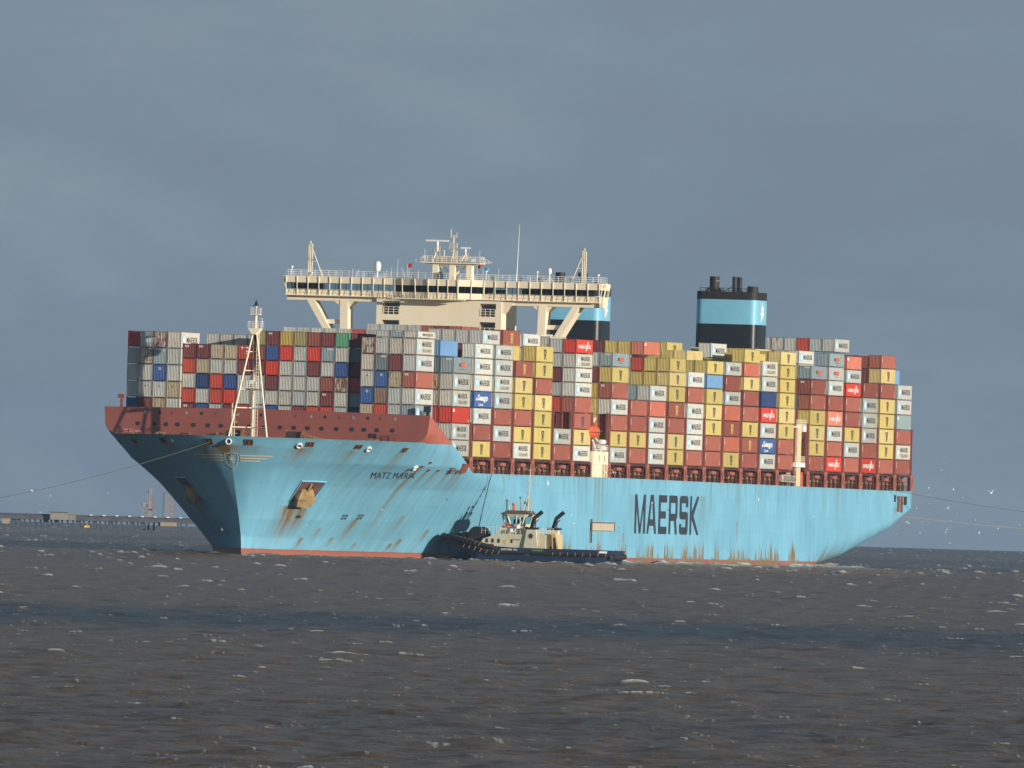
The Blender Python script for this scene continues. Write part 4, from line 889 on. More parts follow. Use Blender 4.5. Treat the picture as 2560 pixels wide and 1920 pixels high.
# ------------------------------------------------------------------ twin funnels abreast
def funnel(side):
    c0, c1 = (8.15, 20.1) if side > 0 else (-22.1, -10.5); a0, a1 = 274.8, 284.2
    def outline(g):
        r = 1.4; pts = []
        for cx, cy, t0 in ((c1 - r, a0 + r, -90), (c1 - r, a1 - r, 0), (c0 + r, a1 - r, 90), (c0 + r, a0 + r, 180)):
            for k in range(7): t = R(t0 + 15 * k); pts.append((cx + r * math.cos(t), cy + r * math.sin(t)))
        return pts
    pl = outline(0); n = len(pl)
    def band(z0, z1, g0=0.0, g1=0.0):
        cx, cy = (c0 + c1) / 2, (a0 + a1) / 2; f = lambda p, g: (cx + (p[0] - cx) * (1 + g), cy + (p[1] - cy) * (1 + g))
        return MB().add([(*f(p, g0), z0) for p in pl] + [(*f(p, g1), z1) for p in pl], [(i, (i + 1) % n, n + (i + 1) % n, n + i) for i in range(n)])
    fo = band(15.1, 45.6, .035, .0).build('funnel', black, ship, smooth=True, label='black funnel with a pale blue band and white star')
    band(45.6, 50.25, .001, .001).build('blue_band', mat('pale_blue_funnel_paint', (0.20, 0.49, 0.65), .4, grime=.06, gscale=.25, rust=.05), fo, smooth=True)
    tp = band(50.25, 51.75, .002, .002); tp.add([(*p, 51.5) for p in pl], [tuple(range(n))]); tp.build('funnel_top', soot, fo, smooth=True)
    st = [(x, z) for x, z in star7(1.6, .62)]; s = 1
    sm = MB(); base = []
    for off in (0.02, 0.16): base += [(c1 + off, a0 + 4.4 + x * 1.0, 47.9 + z * 1.25) for x, z in st]
    sm.add(base, [tuple(range(14, 28))] + [(i, (i + 1) % 14, 14 + (i + 1) % 14, 14 + i) for i in range(14)]); sm.build('star_emblem', white, fo)
    base = [(c0 - off, a0 + 4.4 + x, 47.9 + z * 1.25) for off in (0.02, .16) for x, z in st]
    MB().add(base, [tuple(range(14, 28))] + [(i, (i + 1) % 14, 14 + (i + 1) % 14, 14 + i) for i in range(14)]).build('star_emblem', white, fo)
    for dq, da, r, zt in ((2.9, 3.0, .93, 54.6), (6.9, 2.6, .42, 54.65), (7.5, 4.2, .48, 54.6), (9.9, 5.0, 1.05, 52.9)):
        q = c0 + dq; o = MB().tube([(q, a0 + da, 51.2), (q, a0 + da, zt)], r, 18).build('exhaust_pipe', soot, fo, smooth=True)
    rr = MB(); rr.rail([(c0 + .8, a0 + .2, 51.5), (c1 - 1, a0 + .2, 51.5)], .9, 1.1, .05, 2)
    rr.bar((c0 + 1.2, a0 + 2, 51.4), (c0 + 2.3, a0 + 3, 52.8), .14).bar((c0 + 4.4, a0 + 2, 51.4), (c0 + 6.4, a0 + 2.6, 52.7), .12).bar((c0 + 9, a0 + 2, 51.4), (c0 + 7.3, a0 + 4, 52.7), .12)
    rr.tube([(c0 + 1.9, a0 + 1.4, 51.4), (c0 + 2.0, a0 + 1.4, 52.2), (c0 + 2.5, a0 + 1.4, 52.4)], .22, 8).lathe([(.45, -.6), (.5, 0), (.3, .4), (.02, .5)], (c0 + 4.2, a0 + 1.6, 52.0), 12).tube([(c0 + 3.2, a0 + 1.2, 51.3), (c0 + 3.3, a0 + 1.2, 52.2)], .25, 8)
    rr.bar((c0 + 5, a0 + 1, 51.5), (c0 + 5, a0 + 1, 52.6), .07).bar((c1 - .9, a0 + 2, 51.5), (c1 - .9, a0 + 2, 52.5), .07)
    rr.build('pipework', soot, fo)
funnel(1); funnel(-1)
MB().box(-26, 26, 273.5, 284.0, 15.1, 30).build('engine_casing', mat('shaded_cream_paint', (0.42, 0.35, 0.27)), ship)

# crane post by the engine casing, stowed gangway, red cylinders, lifeboat station
cp = MB().box(28.2, 29.2, 273.3, 276.6, 15.1, 27.0).build('crane_post', mat('ochre_cream_paint', (0.66, 0.55, 0.33), .55, grime=.08), ship, label='ochre crane post beside the yellow stacks')
MB().box(28.0, 29.4, 271.6, 274.0, 26.3, 26.6).box(27.8, 29.5, 271.7, 279.0, 18.85, 19.7).box(28.3, 29.4, 277.4, 279.6, 25.6, 26.8).build('platform', white, cp)
MB().rail([(29.4, 271.6, 26.6), (29.4, 279.4, 26.6), (28, 279.4, 26.6)], 1.2, .9).build('hand_rail', cream, cp); MB().rail([(29.4, 271.4, 19.7), (29.4, 278.9, 19.7)], 1.2, .9).build('hand_rail', cream, cp)
gw = MB(); 
for z in (15.9, 17.0): gw.bar((29.1, 261.8, z + .2), (29.1, 277.5, z), .16)
for k in range(12): a = 262 + k * 1.28; gw.bar((29.1, a, 15.95), (29.1, a + .64, 17.15), .12); gw.bar((29.1, a + .64, 17.15), (29.1, a + 1.28, 15.95), .12)
gw.cbox((29.0, 262.2, 16.6), (.5, 1.4, 1.2)); gw.build('gangway', mat('weathered_aluminium', (.45, .43, .37), .5, grime=.2), ship, label='stowed aluminium gangway along the side passage')
for a in (279.4, 284.2): MB().tube([(28.6, a, 15.1), (28.6, a, 17.9)], .42, 12).build('red_cylinder', mat('bright_red_paint', (.55, .07, .03)), ship, smooth=True)
ls = MB().box(27.2, 29.35, 115.5, 126.9, 17.8, 20.15).box(27.6, 29.3, 115.6, 123.0, 15.1, 17.78).box(28.9, 29.3, 124.2, 124.7, 15.1, 17.78).box(28.9, 29.3, 126.3, 126.8, 15.1, 17.78).box(28.9, 29.3, 124.2, 126.8, 16.3, 16.5)
lso = ls.build('lifeboat_station', mat('pale_cream_paint', (.82, .71, .52), .5, grime=.06, gscale=.6, stretch=(1, 1, .2)), ship, label='cream lifeboat station box above the deck edge')
for a in (120.0, 124.0): MB().box(29.33, 29.38, a, a + .25, 18.4, 19.5).build('slot', dark, lso)
MB().rail([(29.3, 115.6, 20.15), (29.3, 126.8, 20.15), (27.3, 126.8, 20.15)], 1.15, 1.0).build('hand_rail', white, lso)
dv = MB().bar((29.2, 121.5, 20.2), (28.9, 119.2, 22.4), .28).bar((29.2, 118.2, 20.2), (28.8, 116.6, 22.2), .28).bar((29.0, 119.6, 22.2), (28.4, 117.0, 23.4), .22)
dv.bar((29.2, 121.6, 20.3), (29.2, 119.4, 22.0), .5, .12).build('davit', cream, lso)
for a, z in ((124.6, 21.9), (124.9, 20.75)): MB().tube([(28.7, a - 1.4, z), (28.7, a + 1.4, z)], [.45, .45], 14).tube([(28.7, a - 1.6, z), (28.7, a + 1.6, z)], .3, 14).build('life_raft_canister', white, lso, smooth=True)
# lifeboat hanging from its davit
lb = empty('lifeboat')
bpy.context.view_layer.update()
SHIPM = Matrix.Translation((SX, SD, SHIP_Z)) @ Matrix.Rotation(-THETA, 4, 'Z')
def at_ship(o, q, a, z, rz=0.0):
    o.matrix_world = SHIPM @ Matrix.Translation((q, a, z)) @ Matrix.Rotation(rz, 4, 'Z'); return o
at_ship(lb, 28.15, 118.0, 22.35)
tag(lb, 'orange enclosed lifeboat hanging beside the cream station box', 'lifeboat')
def boat_shell(z0, z1, up):
    m = MB(); n = 15; rows = []
    for i in range(13):
        t = i / 12; y = -4.3 + 8.6 * t; w = 1.35 * max(0.03, 1 - abs(2 * t - 1) ** 2.6) ** .55
        ring = []
        for j in range(n):
            u = j / (n - 1); ang = math.pi * u
            x = w * math.cos(ang); h = math.sin(ang) ** .75
            ring.append((x, y, z0 + (z1 - z0) * (h * (1 - .25 * abs(2 * t - 1) ** 2) if up else (1 - h * (1 - .35 * abs(2 * t - 1) ** 2)))))
        rows += ring
    return m.add(rows, [(i * n + j, i * n + j + 1, (i + 1) * n + j + 1, (i + 1) * n + j) for i in range(12) for j in range(n - 1)])
boat_shell(0, 1.25, False).build('boat_hull', orange, lb, smooth=True)
boat_shell(1.25, 2.55, True).build('canopy', orange, lb, smooth=True)
MB().tube([(1.36 * max(0.03, 1 - abs(2 * t - 1) ** 2.6) ** .55, -4.3 + 8.6 * t, 1.25) for t in np.linspace(0, 1, 13)], .07, 6).build('rubbing_strake', dark, lb)
MB().box(-.5, .6, 1.0, 2.4, 2.4, 2.95).build('hatch', orange, lb)
MB().bar((0, 2.6, 2.2), (0, 2.6, 3.6), .12).cbox((0, 2.6, 3.7), (.5, .5, .5)).bar((0, 2.6, 3.7), (.1, 1.5, 3.3), .3).build('lifting_hook', cream, lb)

# flags above the bridge roof
def flag(name_lab, q, a, z, w, h, m_, wave, staff):
    o = empty('flag'); at_ship(o, q, a, z); tag(o, name_lab, 'flag')
    MB().bar((0, 0, 0), (0, 0, staff), .05).build('staff', white, o)
    g = []; n = 9
    for i in range(n):
        for j in range(4): g.append((w * i / (n - 1) * .92, wave * math.sin(i * .9) * .3, staff - h * j / 3 + wave * (i / (n - 1)) * (1 if wave > 0 else .4) + .06 * math.sin(i * 1.7)))
    MB().add(g, [(i * 4 + j, (i + 1) * 4 + j, (i + 1) * 4 + j + 1, i * 4 + j + 1) for i in range(n - 1) for j in range(3)]).build('flag_cloth', m_, o, smooth=True, fix=False)
flag('small red and white flag on a thin staff left of the radar mast', -7.15, 118.6, TOP, .9, .75, mat('red_flag_cloth', (.5, .05, .05)), .1, 2.75)
flag('dark red flag blowing right of the radar mast', 5.4, 120.5, TOP, 1.1, .85, mat('dark_red_flag_cloth', (.28, .03, .035)), .55, 2.9)
flag('pale blue flag with a white star below the dark red flag', 6.35, 121.2, TOP, 1.2, .8, mat('blue_flag_cloth', (.10, .26, .50)), .3, 2.2)

# ------------------------------------------------------------------ containers
W_, L_, HI, LO, HALFH = 2.438, BOX_L, 2.896, 2.591, 1.296
def box_meshes(h):
    w = W_ / 2; l = L_ / 2; p = 0.16
    body = MB(); body.box(-w + .03, w - .03, -l + .09, l - .03, .16, h - .09)
    # side corrugation, shallow and wide
    n = 40; y0, y1 = -l + p, l - p; pts = []
    for i in range(n):
        y = y0 + (y1 - y0) * i / n; d = (y1 - y0) / n; pts += [(y, .012), (y + d * .38, .012), (y + d * .5, 0), (y + d * .88, 0)]
    pts.append((y1, .012))
    for s in (1, -1):
        v = [(s * (w - .03 + q), y, z) for z in (.17, h - .13) for y, q in pts]; k = len(pts)
        body.add(v, [(i, i + 1, k + i + 1, k + i) if s > 0 else (k + i, k + i + 1, i + 1, i) for i in range(k - 1)])
    fr = MB()
    for x in (-w, w - .11):
        fr.box(x, x + .11, -l, -l + .12, 0, h); fr.box(x, x + .11, l - .12, l, 0, h)
        fr.box(x + .02, x + .09, -l + .12, l - .12, .06, .18); fr.box(x + .025, x + .085, -l + .12, l - .12, h - .14, h - .06)
    for y in (-l + .01, l - .11): fr.box(-w + .11, w - .11, y, y + .1, .06, .18); fr.box(-w + .11, w - .11, y, y + .1, h - .15, h - .06)
    for x in (-w - .004, w - .176):
        for y in (-l - .004, l - .174):
            for z in (-.01, h - .108): fr.box(x, x + .18, y, y + .178, z, z + .118)
    en = MB(); n = 8; x0, x1 = -w + .11, w - .11; d = (x1 - x0) / n; prof = []
    for i in range(n):
        x = x0 + d * i; prof += [(x, .075), (x + .055, .0), (x + d * .5 - .01, .0), (x + d * .5 + .05, .075)]
    prof.append((x1, .075)); k = len(prof)
    en.add([(x, -l + .025 + q, z) for z in (.16, h - .12) for x, q in prof], [(i, i + 1, k + i + 1, k + i) for i in range(k - 1)])
    out = []
    for nm, m, ma in (('shipping_container', body, M_BOX), ('frame', fr, M_FRAME), ('end_panel', en, M_BOX)):
        me = m.mesh(nm, fix=False); me.materials.append(ma); out.append(me)
    return out
BM = {HI: box_meshes(HI), LO: box_meshes(LO), HALFH: box_meshes(HALFH)}

def side_mesh(name, items, material):
    """flat lettering on the port side of a box: list of (points, faces) in (along, up)"""
    m = MB()
    for k, (p, f) in enumerate(items): m.add([(W_ / 2 + .004 + .002 * k, x - L_ / 2, z) for x, z in p], f)
    me = m.mesh(name, fix=False); me.materials.append(material); return me
def front_mesh(name, items, material):
    m = MB()
    for p, f in items: m.add([(x, -L_ / 2 - .012, z) for x, z in p], f)
    me = m.mesh(name, fix=False); me.materials.append(material); return me
def rect(x0, x1, z0, z1): return ([(x0, z0), (x1, z0), (x1, z1), (x0, z1)], [(0, 1, 2, 3)])
def rrect(x0, x1, z0, z1, r, rz):
    pts = []
    for cx, cz, t in ((x1 - r, z0 + rz, -90), (x1 - r, z1 - rz, 0), (x0 + r, z1 - rz, 90), (x0 + r, z0 + rz, 180)):
        for k in range(5): a = R(t + 22.5 * k); pts.append((cx + r * math.cos(a), cz + rz * math.sin(a)))
    return (pts, [tuple(range(len(pts)))])
def starat(x, z, rx, rz):
    s = star7(1, .36); return ([(x, z)] + [(x + a * rx, z + b * rz) for a, b in s], [(0, 1 + i, 1 + (i + 1) % 14) for i in range(14)])
dk = mat('box_lettering_dark', (0.03, 0.035, 0.045), .6); wh = mat('box_lettering_white', (.80, .79, .75), .6); em = mat('box_emblem_blue', (.36, .58, .68), .6)
yl = mat('box_lettering_yellow', (.62, .46, .12), .6); orr = mat('box_lettering_orange', (.62, .13, .05), .6); nv = mat('box_lettering_navy', (.05, .06, .16), .6)
MK = dict(bold=.014, space=1.08)
LET = {}
for h in (HI, LO, HALFH):
    k = h / HI
    LET['M', h] = [('lettering', side_mesh('lettering', [text_fit('MAERSK', 3.7, 10.9, .95 * k, 2.0 * k, **MK)], dk)),
                   ('emblem', side_mesh('emblem', [rrect(1.0, 3.0, .55 * k, 2.4 * k, .5, .35 * k)], em)), ('star', side_mesh('star', [([], []), starat(2.0, 1.48 * k, .85, .8 * k)], wh))]
    LET['S', h] = [('lettering', side_mesh('lettering', [text_fit('MAERSK', 3.9, 10.3, 1.45 * k, 2.35 * k, bold=.015, space=1.1), text_fit('SEALAND', 4.0, 10.2, .48 * k, 1.12 * k, bold=.0, space=1.15)], dk)),
                   ('emblem', side_mesh('emblem', [rrect(1.0, 2.8, .55 * k, 2.2 * k, .5, .35 * k)], em)), ('star', side_mesh('star', [([], []), starat(1.9, 1.38 * k, .75, .7 * k)], wh))]
    def msc(m): return [('lettering', side_mesh('lettering', [text_fit('m', 5.4, 7.2, 1.55 * k, 2.32 * k, bold=.03), text_fit('s', 5.5, 7.1, 1.03 * k, 1.53 * k, bold=.03), text_fit('c', 5.5, 7.1, .50 * k, .98 * k, bold=.03)], m))]
    LET['Y', h] = msc(dk); LET['r', h] = msc(yl); LET['d', h] = msc(nv)
    LET['H', h] = [('lettering', side_mesh('lettering', [text_fit('HAMBURG SÜD', 1.5, 10.6, 1.0 * k, 1.95 * k, bold=.02), ([(6.9, .55 * k), (7.5, .55 * k), (8.8, 2.35 * k), (8.2, 2.45 * k)], [(0, 1, 2, 3)])], wh))]
    LET['B', h] = [('lettering', side_mesh('lettering', [text_fit('Seago', 2.6, 9.8, .95 * k, 2.35 * k, bold=.03), text_fit('Line', 3.4, 6.5, .35 * k, .85 * k, bold=.02), starat(1.9, 1.5 * k, .7, .5 * k)], wh))]
    LET['G', h] = [('lettering', side_mesh('lettering', [text_fit('MCC', 3.9, 5.6, 1.2 * k, 1.85 * k, bold=.04), rect(4.6, 7.8, .72 * k, .82 * k)], nv)), ('lettering_panel', side_mesh('lettering_panel', [rrect(5.6, 8.3, 1.05 * k, 2.0 * k, .5, .3 * k)], orr))]
    LET['R', h] = [('markings', side_mesh('markings', [rect(.55, .85, (1.3 + .2 * i) * k, (1.42 + .2 * i) * k) for i in range(6)] + [rect(11.2, 11.5, .5 * k, .7 * k), rect(11.2, 11.5, 1.0 * k, 1.12 * k)], wh))]
    LET['E', h] = [('markings', side_mesh('markings', [rect(.5, 1.6, 1.95 * k, 2.5 * k), rect(11.0, 11.6, .4 * k, .6 * k)], wh))]
    LET['trs', h] = [('markings', front_mesh('markings', [text_fit('trs', -.85, -.15, 2.15 * k, 2.6 * k, bold=.03)], wh))]
    LET['bar', h] = [('markings', front_mesh('markings', [rect(-.2 + .22 * i, -.05 + .22 * i, 2.35 * k, 2.62 * k) for i in range(5)], wh))]
    LET['sq', h] = [('markings', front_mesh('markings', [rect(-.2, .2, 1.95 * k, 2.0 * k), rect(-.2, -.12, 2.0 * k, 2.3 * k), rect(.0, .05, 2.0 * k, 2.3 * k), rect(.14, .22, 2.0 * k, 2.3 * k), rect(-.2, .2, 2.3 * k, 2.36 * k)], wh))]
    LET['dot', h] = [('markings', front_mesh('markings', [([(-.02 + .14 * math.cos(t), 2.0 * k + .12 * math.sin(t)) for t in np.linspace(0, 6.28, 9)[:-1]], [tuple(range(8))])], rust_m))]
    LET['txt', h] = [('markings', front_mesh('markings', [rect(-.7, -.3, 2.2 * k, 2.5 * k), rect(.1, .8, 2.25 * k, 2.45 * k), rect(.2, .6, 1.5 * k, 1.75 * k), rect(.2, .6, 1.1 * k, 1.3 * k)], wh))]

# paint: word, colour, rustiness
PAINT = {'grey': (.43, .455, .44, .25), 'white': (.585, .575, .515, .3), 'stained white': (.57, .54, .45, .5), 'silver grey': (.48, .48, .445, .2), 'pale grey': (.49, .485, .43, .45), 'rusty grey': (.50, .47, .40, .85), 'tan': (.45, .38, .26, .7), 'brown': (.26, .18, .12, .8),
         'blue-grey': (.27, .33, .35, .3), 'slate': (.16, .20, .21, .3), 'red': (.50, .075, .045, .15), 'bright red': (.60, .06, .035, .1), 'brick red': (.36, .115, .078, .1), 'red-brown': (.29, .088, .062, .15), 'maroon': (.19, .05, .048, .2),
         'salmon': (.60, .20, .13, .15), 'rust orange': (.50, .145, .09, .15), 'blue': (.045, .09, .26, .2), 'navy': (.03, .055, .16, .15), 'bright blue': (.055, .12, .32, .15), 'light blue': (.16, .32, .55, .2), 'yellow': (.54, .425, .14, .15), 'pale yellow': (.60, .48, .20, .2),
         'gold': (.52, .36, .09, .35), 'olive yellow': (.36, .33, .13, .35), 'khaki': (.36, .29, .14, .6), 'green': (.13, .36, .20, .3)}
NTH = ['', 'first', 'second', 'third', 'fourth', 'fifth', 'sixth', 'seventh', 'eighth', 'ninth', 'tenth', 'eleventh', 'twelfth', 'thirteenth', 'fourteenth', 'fifteenth', 'sixteenth', 'seventeenth', 'eighteenth', 'nineteenth', 'twentieth', 'twenty-first']
GROUP = 'shipping containers stacked on the ship'
n_box = 0
def place_box(q, a_front, z, h, paint, letters=None, label=None, front_marks=None):
    """one container: body with its frame, corrugated end and lettering"""
    global n_box
    c = PAINT[paint]; g = random.Random(n_box * 7 + 1); v = g.uniform(.93, 1.06)
    cc = tuple(min(1, x * v * g.uniform(.985, 1.015)) for x in c[:3]); ru = c[3] * g.uniform(.6, 1.25)
    root = None
    for i, me in enumerate(BM[h]):
        o = bpy.data.objects.new(me.name, me); col.objects.link(o)
        if i == 0: root = o
        else: o.parent = root
        dk_ = .6 if i == 1 else 1.0
        o.color = (cc[0] * dk_, cc[1] * dk_, cc[2] * dk_, min(1, ru + (.12 if i == 1 else 0)))
    for key in (letters, front_marks):
        if key:
            for nm, me in LET[key, h]:
                o = bpy.data.objects.new(nm, me); col.objects.link(o); o.parent = root
    at_ship(root, q, a_front + L_ / 2, z); tag(root, label, 'container', GROUP); n_box += 1
    return root
def cq(c): return QP - W_ / 2 - PITCH_Q * c

# --- front wall: twenty-one stacks, listed from the left; rows listed from the top
HC = {0: ['red', 'grey', 'silver grey', 'grey', 'bright blue'], 1: ['grey:sq', 'rusty grey', 'pale grey', 'pale grey:dot', 'maroon'], 2: ['rusty grey', 'blue-grey:bar', 'bright blue:sq', 'silver grey:dot', 'tan'], 3: ['rusty grey:dot', 'silver grey:sq', 'pale grey', 'tan:dot', 'pale grey'],
      17: ['rusty grey', 'rusty grey', 'pale grey:dot', 'bright blue:sq', 'tan'], 18: ['silver grey:sq', 'slate:bar', 'bright blue:sq', 'brown', 'red'], 19: ['rusty grey', 'maroon', 'tan', 'grey', 'grey'], 20: ['tan', 'silver grey', 'maroon:trs', 'silver grey', 'blue-grey']}
SD_ = {4: [None, 'maroon:trs', 'red', 'pale grey', 'red', 'maroon:trs'], 5: [None, 'maroon:trs', 'tan', 'navy', 'pale grey', 'blue'], 6: [None, 'tan', 'silver grey', 'red', 'red', 'grey'], 7: [None, 'tan', 'pale grey', 'blue', 'bright red', 'maroon'],
       8: [None, 'red:txt', 'maroon', 'pale grey', 'pale grey', 'red'], 9: ['olive yellow', 'red-brown', 'maroon', 'grey', 'grey', 'grey'], 10: ['maroon:trs', 'blue', 'bright red', 'maroon', 'pale grey', 'blue'], 11: ['gold', 'bright red', 'pale grey', 'silver grey', 'rusty grey', 'grey'],
       12: ['khaki', 'silver grey', 'grey', 'pale grey', 'grey', 'maroon'], 13: ['red-brown', 'bright red', 'maroon', 'silver grey', 'pale grey', 'red'], 14: ['maroon', 'blue-grey:bar', 'silver grey', 'red-brown', 'maroon:trs', 'red'], 15: ['green', 'pale grey', 'blue', 'rusty grey', 'pale grey', 'grey'],
       16: ['maroon', 'slate', 'maroon', 'red', 'blue-grey', 'blue']}
ROWN = {0: 'top', 1: 'second', 2: 'third', 3: 'fourth', 4: 'fifth', 5: 'lowest'}
def split(s): p = s.split(':'); return p[0], (p[1] if len(p) > 1 else None)
SIDE20 = ['S', 'M', 'R', 'M', 'M']
PAINT20 = ['stained white', 'silver grey', 'brick red', 'white', 'silver grey']
for i in range(21):
    c = 20 - i; q = 26.35 - W_ / 2 - PITCH_Q * c
    if i in HC:
        rec = {0: 1.05}.get(i, 0.0)
        for r, s in enumerate(HC[i]):
            p, mk = split(s); z = Z0 + 2.91 * (6 - r); side = None
            if i == 3 and r == 0: p, mk, side = 'stained white', None, 'M'
            if i == 20: p, side = PAINT20[r] if r in (0, 2, 3) else p, SIDE20[r]
            lettered = ' lettered' if side in ('M', 'S') else ''
            place_box(q, 0.0 + rec, z, HI, p, side, f"{p}{lettered} container, {ROWN[r] if r < 4 else 'lowest visible'} row, {NTH[i + 1]} from left in the front wall", mk)
    else:
        rec = 2.0 if i == 16 else 1.1
        for r, s in enumerate(SD_[i]):
            if s is None: continue
            p, mk = split(s)
            place_box(q, rec, Z0 + 2.605 * (7 - r) + (.15), LO, p, None, f"{p} container, {ROWN[r]} row, {NTH[i + 1]} from left in the front wall", mk)
for i, p, mk, sd in ((18, 'silver grey', None, None), (19, 'blue-grey', 'bar', None), (20, 'stained white', None, 'M')):
    place_box(26.35 - W_ / 2 - PITCH_Q * (20 - i), 0.3, Z0 + 2.91 * 7, HALFH, p, sd, f"half-height {p} container on top of the front wall, {NTH[i + 1]} from left", mk)
for j, (cc_, p) in enumerate(((16, 'silver grey'), (15, 'rusty grey'), (14, 'pale grey'), (13, 'grey'))):
    place_box(26.35 - W_ / 2 - PITCH_Q * cc_, BAY_END['B'] - L_, 38.6 - LO, LO, p, None, f"{p} container end showing over the front wall, {NTH[j + 1]} right of the pale lettered box")

# --- the side: outermost stack of every bay, listed from the deck up ('s' = standard height)
SIDE = {'B': 'M S E S M G', 'C': 'Y R M B M M Ms', 'D': 'R M R M S M Ms', 'E': 'S Y R Y Y r', 'F': 'Y Y Y Y R Y Y', 'G': 'R M', 'H': 'M Y d R Ms Ms Ss Hs',
        'I': 'M Y R Mb R Y Gs', 'J': 'R Y R R', 'K': 'M Mw M O M', 'L': 'Y Y R r Y Ys Ys', 'M': 'R M M M R M', 'N': 'R R Y Y Y Ls Ys', 'O': 'Y O r O Ms R Ms', 'P': 'R r Y R R Ys Os Ys',
        'Q': 'M B M H N M S', 'R': 'R R Y Y Y Ys Ys Ys', 'S': 'R Y Y Y R R Gs', 'T': 'H R M Ho R M Gs Gs', 'U': 'R M Y R R Hs Ms Ps', 'V': 'H R M M M Rb', 'W': 'R Y Y Y Y R Y Rs', 'X': 'R S R K M M'}
CODE = {'M': (['silver grey', 'pale grey', 'white', 'silver grey', 'pale grey'], 'M', 'lettered'), 'Mb': (['white'], 'M', 'lettered'), 'Mw': (['white'], 'M', 'lettered'), 'S': (['white', 'pale grey', 'stained white'], 'S', 'double-lettered'), 'Y': (['yellow', 'yellow', 'pale yellow', 'yellow'], 'Y', 'marked'),
        'R': (['brick red', 'red-brown', 'brick red', 'brick red'], 'R', 'plain'), 'Rb': (['red-brown'], 'R', 'plain'), 'r': (['red-brown'], 'r', 'yellow-marked'), 'd': (['brick red'], 'd', 'dark-marked'), 'H': (['bright red'], 'H', 'white-lettered'), 'Ho': (['salmon'], 'H', 'white-lettered'),
        'B': (['bright blue'], 'B', 'white-lettered'), 'N': (['navy'], None, 'plain'), 'L': (['light blue'], None, 'plain'), 'O': (['rust orange'], 'R', 'plain'), 'P': (['salmon'], 'E', 'plain'), 'G': (['blue-grey', 'grey'], 'G', 'red-badged'), 'E': (['bright red'], 'E', 'plain'), 'K': (['blue-grey'], 'E', 'plain')}
WHERE = {}
for i, k in enumerate(['B', 'C', 'D', 'E', 'F', 'G', 'H']): WHERE[k] = ('the stack left of the lifeboat' if k == 'H' else f"{NTH[7 - i]} stack left of the lifeboat")
for i, k in enumerate(['I', 'J', 'K', 'L', 'M']): WHERE[k] = ('the stack right of the lifeboat' if i == 0 else f"{NTH[i + 1]} stack right of the lifeboat")
for i, k in enumerate(['N', 'O', 'P', 'Q', 'R']): WHERE[k] = ('the stack left of the crane post' if k == 'R' else f"{NTH[5 - i]} stack left of the crane post")
for i, k in enumerate(['S', 'T', 'U', 'V', 'W', 'X']): WHERE[k] = ('the stack right of the crane post' if i == 0 else f"{NTH[i + 1]} stack right of the crane post")
WHERE['X'] = 'the sternmost stack'
def tier_word(t, n): return 'top box' if t == n else 'lowest box' if t == 1 else f"{NTH[t]} box up"
FM = {'I': {5: 'trs', 7: 'bar'}, 'S': {7: 'bar', 6: 'trs'}, 'B': {6: 'bar'}}
TOPZ = {}
for k, s in SIDE.items():
    z = Z0; cs = s.split(); n = len(cs)
    for t, cd in enumerate(cs, 1):
        h = LO if cd.endswith('s') else HI; cd = cd[:-1] if cd.endswith('s') else cd
        paints, let, word = CODE[cd]; p = paints[(t * 5 + ord(k)) % len(paints)]
        if cd in ('R', 'r', 'E') and h: pass
        place_box(cq(0), BAY_END[k] - L_, z, h, p, let, f"{word} {p} container, {tier_word(t, n)} in {WHERE[k]}", FM.get(k, {}).get(t)); z += h + .014
    TOPZ[k] = z
